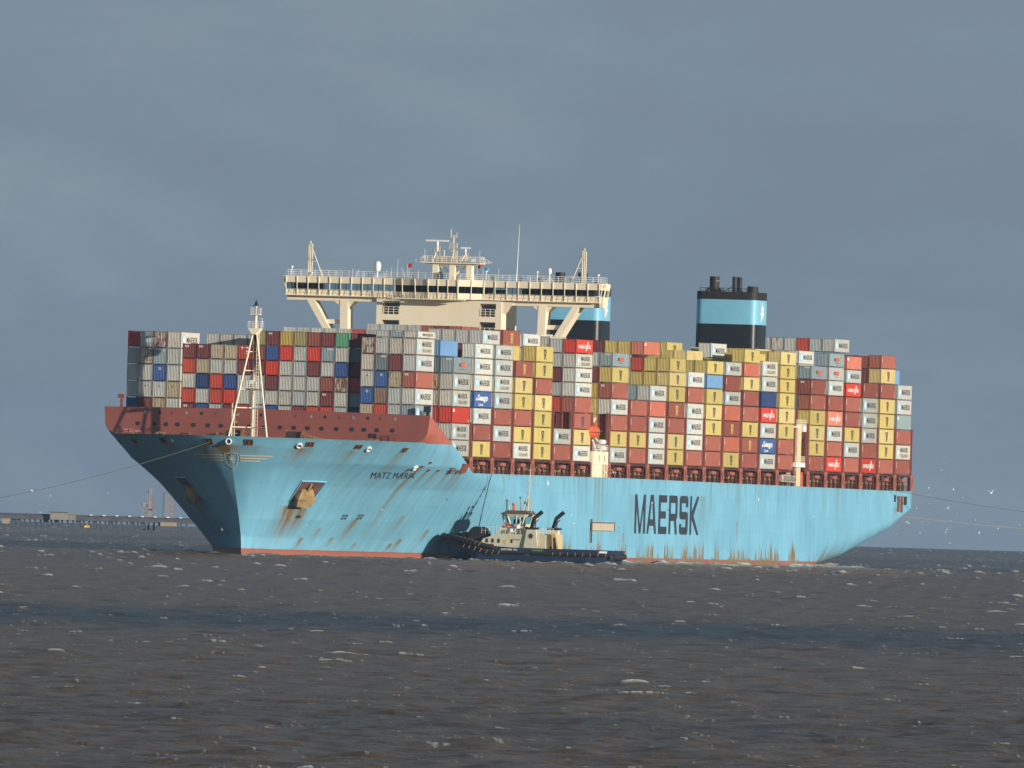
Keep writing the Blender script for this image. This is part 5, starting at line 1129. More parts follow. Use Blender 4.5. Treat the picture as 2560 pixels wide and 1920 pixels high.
# --- boxes of inner stacks that show above or between the outer ones: (bay, column, base, height, paint, lettering, label)
L2, H2 = 38.57, HI
INNER = [('B', 1, Z0 + 2.91 * 6, HI, 'light blue', None, 'plain light blue container on the inner stack above the front bow stack'),
    ('B', 1, Z0 + 2.91 * 5, HI, 'slate', None, 'slate container end below the plain light blue container'), ('B', 1, Z0 + 2.91 * 4, HI, 'tan', None, 'tan container end, second below the plain light blue container'),
    ('B', 1, Z0 + 2.91 * 3, HI, 'rusty grey', None, 'rusty grey container end, third below the plain light blue container'), ('B', 1, Z0 + 2.91 * 2, HI, 'red', None, 'red container end, fourth below the plain light blue container'),
    ('D', 1, 38.26, LO, 'silver grey', 'M', 'lettered grey container high on the inner stack left of the yellow-marked red one'), ('D', 2, 38.26, LO, 'silver grey', None, 'grey container end on top, just left of the lettered box under the deckhouse corner'), ('D', 3, 38.26, LO, 'pale grey', None, 'pale grey container end on top, second left of the lettered box under the deckhouse'), ('D', 4, 38.26, LO, 'silver grey', None, 'grey container end on top, third left of the lettered box under the deckhouse'),
    ('E', 1, 35.66, HI, 'yellow', 'Y', 'yellow container mostly hidden below the high yellow-marked red container'),
    ('E', 1, 38.57 - .35, HI, 'red-brown', 'r', 'yellow-marked red container high beneath the right end of the deckhouse'), ('F', 1, 38.1, LO, 'white', 'M', 'lettered white container high on the inner stack beneath the right bridge wing'),
    ('H', 1, Z0 + 2.91 * 2, HI, 'maroon', None, 'maroon container end, lowest in the dark slot left of the lifeboat'), ('H', 1, Z0 + 2.91 * 3, HI, 'red', None, 'red container end in the dark slot left of the lifeboat'), ('H', 1, Z0 + 2.91 * 4, LO, 'grey', None, 'grey container end above the red one in the dark slot left of the lifeboat'),
    ('H', 1, Z0 + 14.25, LO, 'maroon', None, 'maroon container end high in the dark slot left of the lifeboat'), ('H', 1, Z0 + 16.86, LO, 'silver grey', None, 'grey container end right of the yellow top box, seventh stack up'), ('H', 1, Z0 + 19.47, LO, 'silver grey', None, 'grey container end on top, left of the red lettered top box'),
    ('H', 2, Z0 + 19.8, LO, 'rusty grey', None, 'rusty grey container end on top, second left of the red lettered top box'),
    ('I', 1, Z0 + 2.91 * 4, HI, 'gold', None, 'gold container end beside the dark gap above the lifeboat'), ('I', 1, Z0 + 2.91 * 5, HI, 'maroon', None, 'maroon container end above the gold one over the lifeboat gap'), ('I', 1, Z0 + 2.91 * 6, LO, 'grey', None, 'grey container end, two above the gold one over the lifeboat gap'),
    ('K', 1, Z0 + 2.91 * 4, HI, 'blue-grey', None, 'blue-grey container end beside the dark gap, second stack right of the lifeboat'),
    ('L', 1, Z0 + 2.91 * 5, LO, 'yellow', None, 'yellow container end, lower one left of the dark gap in the fourth stack'), ('L', 1, Z0 + 2.91 * 5 + 2.605, LO, 'yellow', None, 'yellow container end, upper one left of the dark gap in the fourth stack'),
    ('L', 2, Z0 + 2.91 * 5, LO, 'yellow', None, 'yellow container end beneath the small red one under the salmon box'), ('L', 2, Z0 + 2.91 * 5 + 2.605, LO, 'red', None, 'red container end under the salmon box'), ('L', 2, 38.3, LO, 'salmon', 'E', 'plain salmon container on top, between yellow ones right of midships'),
    ('L', 3, 38.3, LO, 'yellow', None, 'yellow container end on top, just left of the red end beside the salmon box'), ('L', 4, 38.3, LO, 'yellow', None, 'yellow container end on top, second left of the salmon box'), ('L', 5, 38.3, LO, 'maroon', None, 'maroon container end right of the red lettered top box'),
    ('P', 6, 38.6, HI, 'yellow', 'Y', 'yellow container on top, just right of the salmon box'), ('Q', 4, 38.75, HI, 'white', 'M', 'lettered white container on top in front of the right funnel'),
    ('N', 1, Z0 + 2.91 * 5 + 2.605, LO, 'yellow', None, 'yellow container end left of the yellow box beneath the white one by the funnel'),
    ('R', 1, 38.0, LO, 'yellow', None, 'yellow container end on top, left of the highest yellow box by the crane post'),
    ('S', 1, 38.5, LO, 'white', 'M', 'lettered white container on top right of the right funnel'), ('S', 2, 38.5, LO, 'silver grey', None, 'grey container end left of the lettered white top box beside the right funnel'), ('S', 3, 38.5, LO, 'blue-grey', None, 'blue-grey container end second left of the lettered white top box by the funnel'),
    ('U', 1, 41.2, LO, 'silver grey', 'M', 'lettered grey container at the right end of the highest row near the stern'), ('U', 2, 41.2, LO, 'grey', None, 'grey container end next to the lettered one in the highest row near the stern'), ('U', 3, 41.2, LO, 'red', None, 'red container end in the highest row near the stern'),
    ('U', 4, 41.2, LO, 'silver grey', None, 'grey container end left of the red one in the highest row near the stern'), ('U', 5, 41.2, LO, 'rusty grey', None, 'rusty grey container end second left of the red one in the highest row'), ('U', 6, 41.2, LO, 'grey', None, 'grey container end at the left of the highest row near the stern'),
    ('W', 1, 38.4, LO, 'red-brown', None, 'red-brown container end, upper one in the notch between the stern stacks'), ('W', 1, 35.7, LO, 'maroon', None, 'maroon container end, lower one in the notch between the stern stacks'),
    ('X', 1, Z0 + 2.91 * 6, HI, 'light blue', None, 'light blue container mostly hidden behind the high stern stack')]
for bay, c, z, h, p, let, lab in INNER: place_box(cq(c), BAY_END[bay] - L_, z, h, p, let, lab)
n_single = n_box

# --- the rest of the cargo deeper in the ship: one mass
def deep_cargo():
    g = random.Random(4); m = MB(); cols = []
    pal = ['grey', 'silver grey', 'brick red', 'maroon', 'yellow', 'blue', 'pale grey', 'brick red', 'red-brown', 'tan', 'slate']
    taken = {}
    for bay, c, z, h, *_ in INNER: taken[bay, c] = min(taken.get((bay, c), 99), z)
    def one(q, a0, z, h, p, rib):
        n0 = len(m.f); w = W_ / 2; l0 = a0; 
        m.box(q - w, q + w, a0 + (.03 if rib else 0), a0 + L_, z, z + h)
        if rib:
            k = 9; d = (W_ - .2) / k; pr = []
            for i in range(k): x = q - w + .1 + d * i; pr += [(x, .0), (x + .05, -.055), (x + d * .5 - .01, -.055), (x + d * .5 + .05, .0)]
            pr.append((q + w - .1, 0.)); kk = len(pr)
            m.add([(x, a0 + .025 + y, zz) for zz in (z + .15, z + h - .12) for x, y in pr], [(i, i + 1, kk + i + 1, kk + i) for i in range(kk - 1)])
            for x in (q - w, q + w - .1): m.box(x, x + .1, a0 - .06, a0 + .03, z, z + h)
        cc = PAINT[p][:3]; v = g.uniform(.9, 1.08); cols.extend([tuple(x * v for x in cc)] * (len(m.f) - n0))
    HIDE = {'G': 4}
    for bay in ['A', 'B'] + order:
        a0 = BAY_END[bay] - L_ + .05
        n = 21 if bay == 'A' else 23
        for c in range(0, n):
            if bay == 'A':
                q = 26.35 - W_ / 2 - PITCH_Q * c; top = 23.9; base = 23.4
                continue
            if c == 0: continue
            q = cq(c); base = Z0; lim = taken.get((bay, c))
            if bay == 'G' and c in (1, 2): top = 24.02
            elif bay == 'J' and c == 1: top = 29.9
            elif bay == 'K' and c == 1: top = 32.8
            else: top = min(TOPZ.get(bay, 36) - (0.0 if c > 5 else 0.0), 35.7)
            if bay == 'B' and c > 3: top = 35.6
            if lim is not None: top = lim if lim < 40 else min(top + 3, 38.5)
            z = base
            while z < top - .6:
                h = min(2.9, top - z); one(q, a0, z, h - .012, g.choice(pal), c < 4 and z > 24); z += 2.91
    # tops just showing over the nearer rows
    for bay, cs, ztop, ps in (('C', range(13, 7, -1), 40.2, ['silver grey', 'pale grey', 'grey', 'silver grey', 'rusty grey', 'red']), ('C', (7,), 40.1, ['grey']), ('E', range(10, 3, -1), 41.5, ['silver grey', 'grey', 'pale grey', 'silver grey', 'red-brown', 'maroon', 'brick red']),
                              ('F', (6, 5, 4), 40.9, ['grey', 'red', 'pale grey']), ('Q', (2, 1), 39.9, ['yellow', 'yellow']), ('O', (3, 4, 5), 39.8, ['pale yellow', 'yellow', 'yellow']), ('R', (2, 3, 4, 5, 6), 40.9, ['pale yellow', 'yellow', 'yellow', 'yellow', 'pale yellow']), ('W', (2, 3), 41.0, ['maroon', 'yellow']), ('H', (3, 4, 5), 41.0, ['white', 'pale grey', 'red'])):
        for c, p in zip(cs, ps): one(cq(c), BAY_END[bay] - L_, ztop - 2.6, 2.59, p, True)
    me = m.mesh('stacked_containers', fix=False)
    ca = me.color_attributes.new('paint', 'FLOAT_COLOR', 'CORNER'); buf = []
    for p, cc in zip(me.polygons, cols): buf += [*cc, 1.0] * p.loop_total
    ca.data.foreach_set('color', buf)
    o = link('stacked_containers', me, attr_mat('mixed_container_paint', 'paint')); at_ship(o, 0, 0, 0)
    tag(o, 'mass of mixed containers stacked deep inside the ship behind the outer stacks', 'containers', None, 'stuff')
deep_cargo()
print('containers', n_single)

# ------------------------------------------------------------------ tug, bow against the ship's side (x = to her port, y = aft from her stem, z up)
tug = empty('tug'); at_ship(tug, 22.7, 36.0, -0.1, R(-90)); tag(tug, 'small dark blue harbour tug with a cream wheelhouse pushing at the ship', 'tug')
navy = mat('navy_hull_paint', (0.022, 0.040, 0.085), .45, grime=.2, gscale=.4); tcream = mat('tug_cream_paint', (.60, .55, .40), .55, grime=.08, gscale=.8); tbuff = mat('tug_buff_paint', (.62, .47, .24), .55, grime=.1)
def tug_hull():
    rows = []; Ys = np.linspace(0, 32, 65); n = 13
    for y in Ys:
        hb_ = 5.4 * min(1, (max(y, .02) / 7.5)) ** .45 * (1 if y < 26 else math.cos((y - 26) / 6 * 0.55)); top = np.interp(y, [0, 3, 6, 9.5, 14, 32], [4.45, 4.3, 3.7, 2.85, 2.6, 2.55]); r = []
        for side in (1, -1):
            for k in range(n):
                t = k / (n - 1); z = top - t * (top + 1.5); w = hb_ * (1 - .28 * t ** 2 * (1.6 if y < 6 else 1)); yy = y + (2.2 * t if y < 9 else 0) * (1 - min(y, 9) / 9)
                if y > 28: yy -= t * .9
                r.append((side * w, yy, z))
        rows.append(r)
    m = MB(); v = [p for r in rows for p in r]; N = 2 * n; f = []
    for i in range(len(Ys) - 1):
        for k in range(n - 1):
            f.append((i * N + k, (i + 1) * N + k, (i + 1) * N + k + 1, i * N + k + 1)); f.append((i * N + n + k, i * N + n + k + 1, (i + 1) * N + n + k + 1, (i + 1) * N + n + k))
    for i in (0, len(Ys) - 1):
        for k in range(n - 1): f.append((i * N + k, i * N + k + 1, i * N + n + k + 1, i * N + n + k))
    m.add(v, f); return m
th_ = tug_hull().build('hull', navy, tug, smooth=True)
dk_ = MB(); Ys = np.linspace(.6, 31.6, 40)
for y in Ys:
    hb_ = 5.2 * min(1, (y / 7.5)) ** .45 * (1 if y < 26 else math.cos((y - 26) / 6 * .55)); z = np.interp(y, [0, 3, 6, 9.5, 14, 32], [3.5, 3.3, 2.7, 1.9, 1.6, 1.55]); dk_.v += [(-hb_, y, z), (hb_, y, z)]
dk_.f = [(2 * i, 2 * i + 1, 2 * i + 3, 2 * i + 2) for i in range(39)]; dk_.build('deck', mat('green_deck_paint', (.08, .13, .09), .7), tug)
def edge(y, drop): 
    hb_ = 5.4 * min(1, (max(y, .02) / 7.5)) ** .45 * (1 if y < 26 else math.cos((y - 26) / 6 * .55)); top = np.interp(y, [0, 3, 6, 9.5, 14, 32], [4.45, 4.3, 3.7, 2.85, 2.6, 2.55]); return hb_, top - drop
fe = MB()
for s in (1, -1):
    fe.tube([(s * (edge(y, 0)[0] + .12), y, edge(y, .15)[1]) for y in np.linspace(.05, 10.5, 16)], .42, 8); fe.tube([(s * (edge(y, 0)[0] * .97 + .1), y + .4, edge(y, 1.1)[1]) for y in np.linspace(.05, 10, 16)], .40, 8)
    fe.tube([(s * (edge(y, 0)[0] + .1), y, 1.75 - .0 * y) for y in np.linspace(10, 31.7, 24)], .3, 8)
fe.tube([(-4.0, 32.05, 1.5), (0, 32.4, 1.3), (4.2, 32.05, 1.5)], .5, 8); fe.tube([(3.9, 31.8, 1.3), (4.6, 31.3, 1.4)], .55, 8)
fo_ = fe.build('rubber_fender', rubber, tug, smooth=True)
lc = MB()
for k, y in enumerate(list(np.linspace(1.0, 8.0, 10)) + list(np.linspace(5, 11.5, 7)) + list(np.linspace(21.5, 31, 8))):
    d = .12 if k < 10 else (1.1 if k < 17 else None)
    if d is None: x = edge(y, 0)[0] + .42; lc.bar((x, y, 1.45), (x - .05, y, 2.05), .1)
    else: x, z = edge(y, d); lc.bar((x + .50, y, z - .35), (x + .45, y + .35, z + .3), .11)
lc.build('lashing_chain', mat('sandy_rust_chain', (0.36, 0.22, 0.10)), fo_)
# winch on the foredeck
w_ = MB().tube([(-1.9, 6.6, 4.6), (1.9, 6.6, 4.6)], 1.25, 16).tube([(1.7, 6.6, 4.6), (2.1, 6.6, 4.6)], 1.55, 16).tube([(-2.1, 6.6, 4.6), (-1.7, 6.6, 4.6)], 1.55, 16).box(-2, 2, 5.4, 7.9, 2.4, 3.9).box(-1.8, 1.8, 4.0, 5.0, 2.8, 5.1).box(-1.2, 1.2, 2.6, 3.3, 3.2, 4.9)
w_.build('towing_winch', rubber, tug, smooth=False)
# lower house
lo = MB().add([(-3.6, 8.9, 1.7), (3.6, 8.9, 1.7), (3.6, 19.6, 1.7), (-3.6, 19.6, 1.7), (-3.6, 7.6, 2.9), (3.6, 7.6, 2.9), (3.6, 8.2, 4.0), (-3.6, 8.2, 4.0), (3.6, 10.8, 4.95), (-3.6, 10.8, 4.95), (3.6, 19.6, 4.95), (-3.6, 19.6, 4.95)],
              [(0, 1, 5, 4), (4, 5, 6, 7), (7, 6, 8, 9), (9, 8, 10, 11), (3, 11, 10, 2), (0, 3, 2, 1), (1, 2, 10, 8, 6, 5), (0, 4, 7, 9, 11, 3)])
lo_ = lo.build('deckhouse', tcream, tug)
for y in (8.7, 9.75, 10.85): MB().box(3.58, 3.64, y, y + .42, 3.35, 4.05).build('window', glass, lo_)
MB().box(3.58, 3.66, 13.3, 13.6, 3.4, 4.0).bar((3.65, 13.6, 4.0), (3.65, 15, 4.0), .08).build('light_bracket', dark, lo_)
for y in (9.9, 17.9): MB().tube([(3.75, y + .45 * math.cos(t), 2.65 + .45 * math.sin(t)) for t in np.linspace(0, 2 * math.pi, 13)], .1, 6, False).build('lifebuoy', mat('lifebuoy_orange', (.60, .10, .05)), lo_)
MB().prism([(11.9, 3.6), (12.5, 4.0), (12.4, 3.2)], 'x', 3.6, 3.66).build('painted_mark', mat('box_lettering_yellow', (.62, .46, .12)), lo_)
# upper trunk and the wheelhouse flaring outwards at the windows
tr = MB().add([(-2.6, 10.6, 4.95), (2.6, 10.6, 4.95), (2.6, 16.4, 4.95), (-2.6, 16.4, 4.95), (-2.6, 10.9, 6.35), (2.6, 10.9, 6.35), (2.6, 16.0, 6.35), (-2.6, 16.0, 6.35)], [(0, 1, 5, 4), (1, 2, 6, 5), (2, 3, 7, 6), (3, 0, 4, 7), (4, 5, 6, 7), (3, 2, 1, 0)])
tr.build('upper_house', tcream, tug)
def ring8(s, z, y0, y1, x):
    c = 1.3; return [(-x + c, y0, z), (x - c, y0, z), (x, y0 + c, z), (x, y1 - c, z), (x - c, y1, z), (-x + c, y1, z), (-x, y1 - c, z), (-x, y0 + c, z)]
A_, B_, C_, D_ = ring8(0, 6.3, 11.6, 16.2, 2.3), ring8(0, 6.75, 11.5, 16.3, 2.45), ring8(0, 8.05, 11.1, 16.7, 2.8), ring8(0, 8.45, 10.9, 16.9, 3.0)
wh_ = MB().add(A_ + B_, [(i, (i + 1) % 8, 8 + (i + 1) % 8, 8 + i) for i in range(8)] + [tuple(range(8))[::-1], tuple(range(8, 16))]).add(C_ + D_, [(i, (i + 1) % 8, 8 + (i + 1) % 8, 8 + i) for i in range(8)] + [tuple(range(8))[::-1], tuple(range(8, 16))])
who = wh_.build('wheelhouse', tcream, tug)
for i in range(8):
    ps = MB()
    a, b, c, d = [Vector(p) for p in (B_[i], B_[(i + 1) % 8], C_[(i + 1) % 8], C_[i])]; ps.bar(a, d, .22)
    n = 2 if (b - a).length > 2.3 else 1
    for k in range(n):
        l0, l1 = k / n, (k + 1) / n; g = [a.lerp(b, l0), a.lerp(b, l1), d.lerp(c, l1), d.lerp(c, l0)]
        if k: ps.bar(g[0], g[3], .25 if i != 2 else .9, .18)
        MB().add([tuple(p) for p in g], [(0, 1, 2, 3)]).build('window', pane_m, who, fix=False)
    ps.build('window_post', tcream, who)
MB().box(-1.0, 1.0, 13, 13.6, 6.6, 7.6).box(-.3, .3, 14.2, 14.8, 6.6, 7.9).build('console', dark, who)
MB().prism([(10.8, 8.45), (16.4, 8.45), (15.6, 9.15), (12.2, 9.15)], 'x', -2.5, 2.5).build('roof', mat('brown_roof', (.12, .085, .06)), who)
MB().tube([(2.75, 12.1 + .38 * math.cos(t), 6.55 + .38 * math.sin(t)) for t in np.linspace(0, 2 * math.pi, 13)], .1, 6, False).build('lifebuoy', mat('lifebuoy_orange', (.60, .10, .05)), who)
MB().rail([(2.9, 15.8, 9.1), (2.0, 13, 9.1), (2.0, 12.4, 9.1)], .9, .7).build('hand_rail', white, tug)
for s_ in (1, -1): MB().rail([(s_ * 3.5, 7.9, 4.9), (s_ * 3.5, 11.3, 4.95)], 1.2, .7, .02, 2).build('hand_rail', white, tug)
MB().rail([(3.55, 11.3, 4.95), (3.55, 15, 4.95)], 1.0, .9, .02).build('hand_rail', white, tug)
for p_, q_, w_ in (((2.9, 14.0, 4.95), (2.9, 14, 8.3), .14), ((3.0, 14.7, 4.95), (3.0, 14.7, 8.0), .1), ((3.62, 16.6, 1.8), (3.62, 16.6, 5), .09), ((3.2, 13.4, 5.0), (3.2, 15.0, 7.2), .16)): MB().bar(p_, q_, w_).build('stanchion', white, tug)
for y, z in ((14.3, 6.2), (15.8, 5.9), (13.2, 5.6)): MB().tube([(3.2, y, z - .25), (3.2, y, z + .25)], .32, 10).build('fire_monitor', white, tug)
# casings with their leaning exhausts
def casing(x, y0, name_=True):
    c = MB().add([(x - 1.1, y0, 1.7), (x + 1.1, y0, 1.7), (x + 1.1, y0 + 2.8, 1.7), (x - 1.1, y0 + 2.8, 1.7), (x - .9, y0 + .6, 6.0), (x + .9, y0 + .6, 6.0), (x + .9, y0 + 2.2, 6.0), (x - .9, y0 + 2.2, 6.0)], [(0, 1, 5, 4), (1, 2, 6, 5), (2, 3, 7, 6), (3, 0, 4, 7), (4, 5, 6, 7), (3, 2, 1, 0)])
    o = c.build('funnel_casing', tcream, tug); MB().box(x - 1.05, x + 1.05, y0 + .3, y0 + 2.5, 5.9, 6.25).build('casing_top', soot, o)
    MB().tube([(x, y0 + 1.2, 6.0), (x, y0 + 1.6, 7.4), (x, y0 + 1.75, 7.9), (x, y0 + 3.1, 9.05)], .36, 12).build('exhaust', soot, o, smooth=True); MB().tube([(x + .6, y0 + 2.0, 6.0), (x + .6, y0 + 2.1, 7.2), (x + .6, y0 + 2.6, 7.7)], .1, 8).build('vent_pipe', soot, o)
    return o
ca = casing(3.0, 15.6); casing(-3.0, 18.0)
s8 = [(.62 * math.cos(t) * (1 if k % 2 else .45), .62 * math.sin(t) * (1 if k % 2 else .45)) for k, t in enumerate(np.linspace(0, 2 * math.pi, 17)[:-1])]
MB().add([(4.03 - .045 * (y_), 17.0 + x_, 4.7 + y_) for x_, y_ in s8], [tuple(range(16))]).build('funnel_badge', letter_dark, ca, fix=False)
ah = MB().box(-3.0, 3.0, 17.4, 21.0, 1.6, 5.1).prism([(20.9, 1.7), (22.2, 1.7), (21.3, 5.4), (20.6, 5.4)], 'x', 2.5, 3.6); aho = ah.build('aft_house', tbuff, tug)
MB().box(3.0, 3.05, 20.2, 20.5, 2.3, 3.0).build('door', dark, aho); MB().prism([(21.1, 2.4), (21.7, 2.4), (21.3, 4.6), (21.0, 4.6)], 'x', 3.58, 3.64).build('opening', dark, aho); MB().rail([(3.0, 17.6, 5.1), (3.0, 20.8, 5.1)], 1.0, .6).build('hand_rail', white, aho)
# mast and gear on the wheelhouse top
tm = MB().tube([(0, 15.2, 8.6), (0, 15.4, 12.6), (0, 15.5, 16.6)], [.16, .1, .07], 8).bar((-.6, 14.6, 8.6), (0, 15.3, 12), .1).bar((.6, 14.6, 8.6), (0, 15.3, 12), .1).bar((0, 16.0, 8.6), (0, 15.3, 12), .1)
for z, w in ((10.6, .8), (12.2, .5), (13.4, .6), (14.5, .9)): tm.bar((-w, 15.4, z), (w, 15.4, z), .07); tm.bar((0, 15.4 - w, z), (0, 15.4 + w, z), .07); tm.cbox((0, 15.4, z + .2), (.25, .25, .3))
tm.bar((0, 15.5, 16.2), (0, 14.2, 16.8), .06).bar((0, 15.5, 16.2), (0, 16.8, 16.9), .06).bar((0, 15.5, 16), (0, 15.5, 17.4), .05).bar((0, 15, 11.5), (0, 13.5, 9.3), .05)
tmo = tm.build('mast', tcream, tug)
gx = MB().tube([(.5, 11.6, 9.1), (.5, 11.6, 10.6)], .17, 8).tube([(.2, 12.6, 9.1), (.2, 12.6, 10.4)], .16, 8).tube([(0, 13.9, 9.1), (0, 13.9, 11.4)], .07, 6).cbox((0, 13.9, 11.4), (.9, .3, .35)).tube([(-.5, 15, 9.1), (-.5, 15, 10.4)], .1, 6).cbox((-.5, 14.9, 10.5), (.5, .8, .5)).cbox((.5, 11.6, 10.8), (.4, .4, .5))
gx.build('roof_gear', mat('grey_roof_box', (.22, .21, .19)), who); MB().tube([(.8, 12.9, 9.1), (.8, 12.9, 10.4)], .3, 8).build('life_raft_canister', mat('lifebuoy_orange', (.60, .10, .05)), who)
# name, stripe and stern marks on the port bulwark
def tug_side(y, z, o=.03):
    hb_ = 5.4 * (1 if y < 26 else math.cos((y - 26) / 6 * .55)); top = 2.6; t = max(0, (top - z) / (top + 1.5)); return Vector((hb_ * (1 - .28 * t ** 2) + o, y - (t * .9 if y > 28 else 0), z))
p, f = text_fit('SVITZER TH', 0, 1, 0, 1, bold=.03); conform(p, f, lambda x, y: tug_side(12.0 + 2.9 * x, 2.0 + .38 * y, .05), 'name_lettering', letter_white, tug)
for y0, y1, z0, z1, m_, nm in ((17.6, 19.6, 1.95, 2.35, mat('green_stripe_paint', (.09, .22, .08)), 'green_panel'), (29.8, 31.2, 2.05, 2.4, letter_white, 'stern_lettering'), (30.3, 30.9, 1.65, 1.85, letter_white, 'stern_lettering'), (16.3, 17.2, 1.35, 1.65, letter_gold, 'fender_pad')):
    p, f = ([(0, 0), (.5, 0), (1, 0), (1, 1), (.5, 1), (0, 1)], [(0, 1, 4, 5), (1, 2, 3, 4)]) ; conform(p, f, lambda x, y: tug_side(y0 + (y1 - y0) * x, z0 + (z1 - z0) * y, .05), nm, m_, tug)

# ------------------------------------------------------------------ tow lines
def rope(name, pts, r, label, m_=rope_m):
    o = MB().tube(pts, r, 6).build(name, m_); o.matrix_world = SHIPM; tag(o, label, 'rope'); return o
def sag(a, b, s, n=22): a, b = Vector(a), Vector(b); return [a.lerp(b, t) + Vector((0, 0, -4 * s * t * (1 - t))) for t in np.linspace(0, 1, n)]
p0 = skin(-25.5, 19.4, -1, .2)[0]
rope('tow_line', sag(p0, (-33.8, -63.4, 7.75), 0.8), .05, 'thin dark tow line running from the bow to the left edge')
rope('tow_line', sag((HALF + .1, 348, 15.3), (70, 410, 10.0), .9), .05, 'dark tow line from the port quarter to the right edge')
rope('tow_line', sag((20, 368.3, 11.0), (64, 420, 8.0), .8), .04, 'pale tow line from the stern, lower of the two at right', mat('pale_rope', (.30, .27, .14), .9))
rope('tug_line', sag((HALF + .3, 41.5, 15.4), (28.4, 38.0, 4.7), -.5), .09, 'thin line hanging from the ship deck down to the tug bow')

# ------------------------------------------------------------------ gulls
def gull_mesh(up, name='gull'):
    m = MB(); prof = [(-.30, .005), (-.24, .05), (-.1, .085), (.05, .09), (.16, .06), (.22, .05), (.27, .045), (.31, .012)]
    m.tube([(0, y, 0.02 * (y > .15)) for y, r in prof], [r for y, r in prof], 8)
    m.add([(-.07, -.28, 0), (.07, -.28, 0), (.10, -.44, .01), (-.10, -.44, .01)], [(0, 1, 2, 3)])
    for s in (1, -1):
        z1, z2 = up; a = [(s * .05, .13, .04), (s * .33, .17, .04 + z1), (s * .70, .02, .04 + z2), (s * .66, -.05, .04 + z2), (s * .32, -.02, .04 + z1), (s * .05, -.10, .04)]
        b = [(x, y, z + .018) for x, y, z in a]; m.add(a + b, [(0, 1, 4, 5), (1, 2, 3, 4), (11, 10, 7, 6), (10, 9, 8, 7)] + [(i, (i + 1) % 6, 6 + (i + 1) % 6, 6 + i) for i in range(6)])
    return m.mesh(name)
GM = [gull_mesh(u) for u in ((.16, .05), (.30, .45), (-.08, -.22), (.22, .26))]
gull_m = mat('gull_plumage', (.82, .82, .80), .7, grime=0); gull_d = mat('grey_plumage', (.16, .16, .16), .7, grime=0)
def pix_ray(x, y):
    u, w = x - 1280, 960 - y; c, s = math.cos(ROLL), math.sin(ROLL); return (u * c - w * s) / 44133.5, (w * c + u * s) / 44133.5 + 0.0072038
def gull(x, y, d, size, label, dark_=False, k=0):
    rx, rz = pix_ray(x, y); me = GM[k % 4].copy() if dark_ else GM[k % 4]
    o = bpy.data.objects.new('gull', me); col.objects.link(o); o.location = (rx * d, d, EYE + rz * d); g = random.Random(x * 7 + y); o.rotation_euler = (g.uniform(-.5, .4), g.uniform(-.8, .8), g.uniform(0, 6.28)); o.scale = (size,) * 3
    if not me.materials: me.materials.append(gull_d if dark_ else gull_m)
    elif dark_: me.materials[0] = gull_d
    tag(o, label, 'gull', 'gulls in flight around the ship')
for me in GM: me.materials.append(gull_m)
SKY_R = [(2361, 1143), (2353, 1176), (2322, 1219), (2383, 1225), (2407, 1245), (2324, 1238), (2324, 1259), (2291, 1272), (2341, 1281), (2369, 1272), (2392, 1285), (2266, 1306), (2271, 1308), (2304, 1307), (2318, 1306), (2438, 1301), (2367, 1324), (2372, 1326), (2364, 1330), (2448, 1332), (2447, 1335), (2495, 1322), (2548, 1312), (2228, 1328), (2242, 1335), (2300, 1334), (2376, 1302), (2374, 1358)]
for i, (x, y) in enumerate(SKY_R): gull(x, y, 2600 + 60 * (i % 9), (.38 + .06 * (i % 4)), 'small white gull in the flock flying beyond the ship stern', False, i)
gull(2478, 1233, 2400, .95, 'largest white gull with raised wings right of the stern', False, 1)
for i, (x, y, lab, dk2) in enumerate(((80, 1227, 'white gull just below the left tow line', 0), (124, 1241, 'faint gull to the right below the left tow line', 0), (271, 1232, 'white gull in the sky left of the bow', 0), (100, 1281, 'white gull just above the far jetty deck', 0), (343, 1340, 'white gull low over the water left of the bow', 0),
        (1370, 1211, 'white gull against the hull just right of the tug mast', 0), (1345, 1212, 'white gull against the hull close beside the tug mast top', 0), (1427, 1290, 'white gull over the hull right of the tug exhausts', 0), (1435, 1309, 'second white gull over the hull right of the tug exhausts', 0), (1189, 1311, 'white gull in the tug shadow on the hull', 0), (1243, 1282, 'dark gull over the hull ahead of the tug wheelhouse', 1),
        (1117, 1250, 'dark gull against the middle of the bow side', 1), (955, 1275, 'white gull below the ship name on the bow', 0), (1033, 1276, 'white gull on the bow side left of the tug rope', 0), (1753, 1240, 'white gull at the last letter of the hull lettering', 0), (1630, 1258, 'small white gull on the first A of the big lettering', 0), (1695, 1241, 'small white gull on the R of the big lettering', 0),
        (1896, 1251, 'white gull against the hull aft of the big lettering', 0), (2033, 1291, 'white gull against the hull below the crane post', 0), (1533, 1181, 'white gull in front of the side passage by the station box', 0), (1795, 703, 'white gull beside the tall exhaust pipe', 0), (1670, 1276, 'dark gull over the E of the big lettering', 1), (767, 1313, 'white gull near the rusty anchor', 0), (555, 1325, 'white gull against the dark side of the bow', 0), (430, 1102, 'white gull beside the starboard bow fairlead', 0))):
    gull(x, y, 2900 if y > 900 and x > 560 else 3000, .55 if i not in (5, 14, 19) else .85, lab, dk2, i)

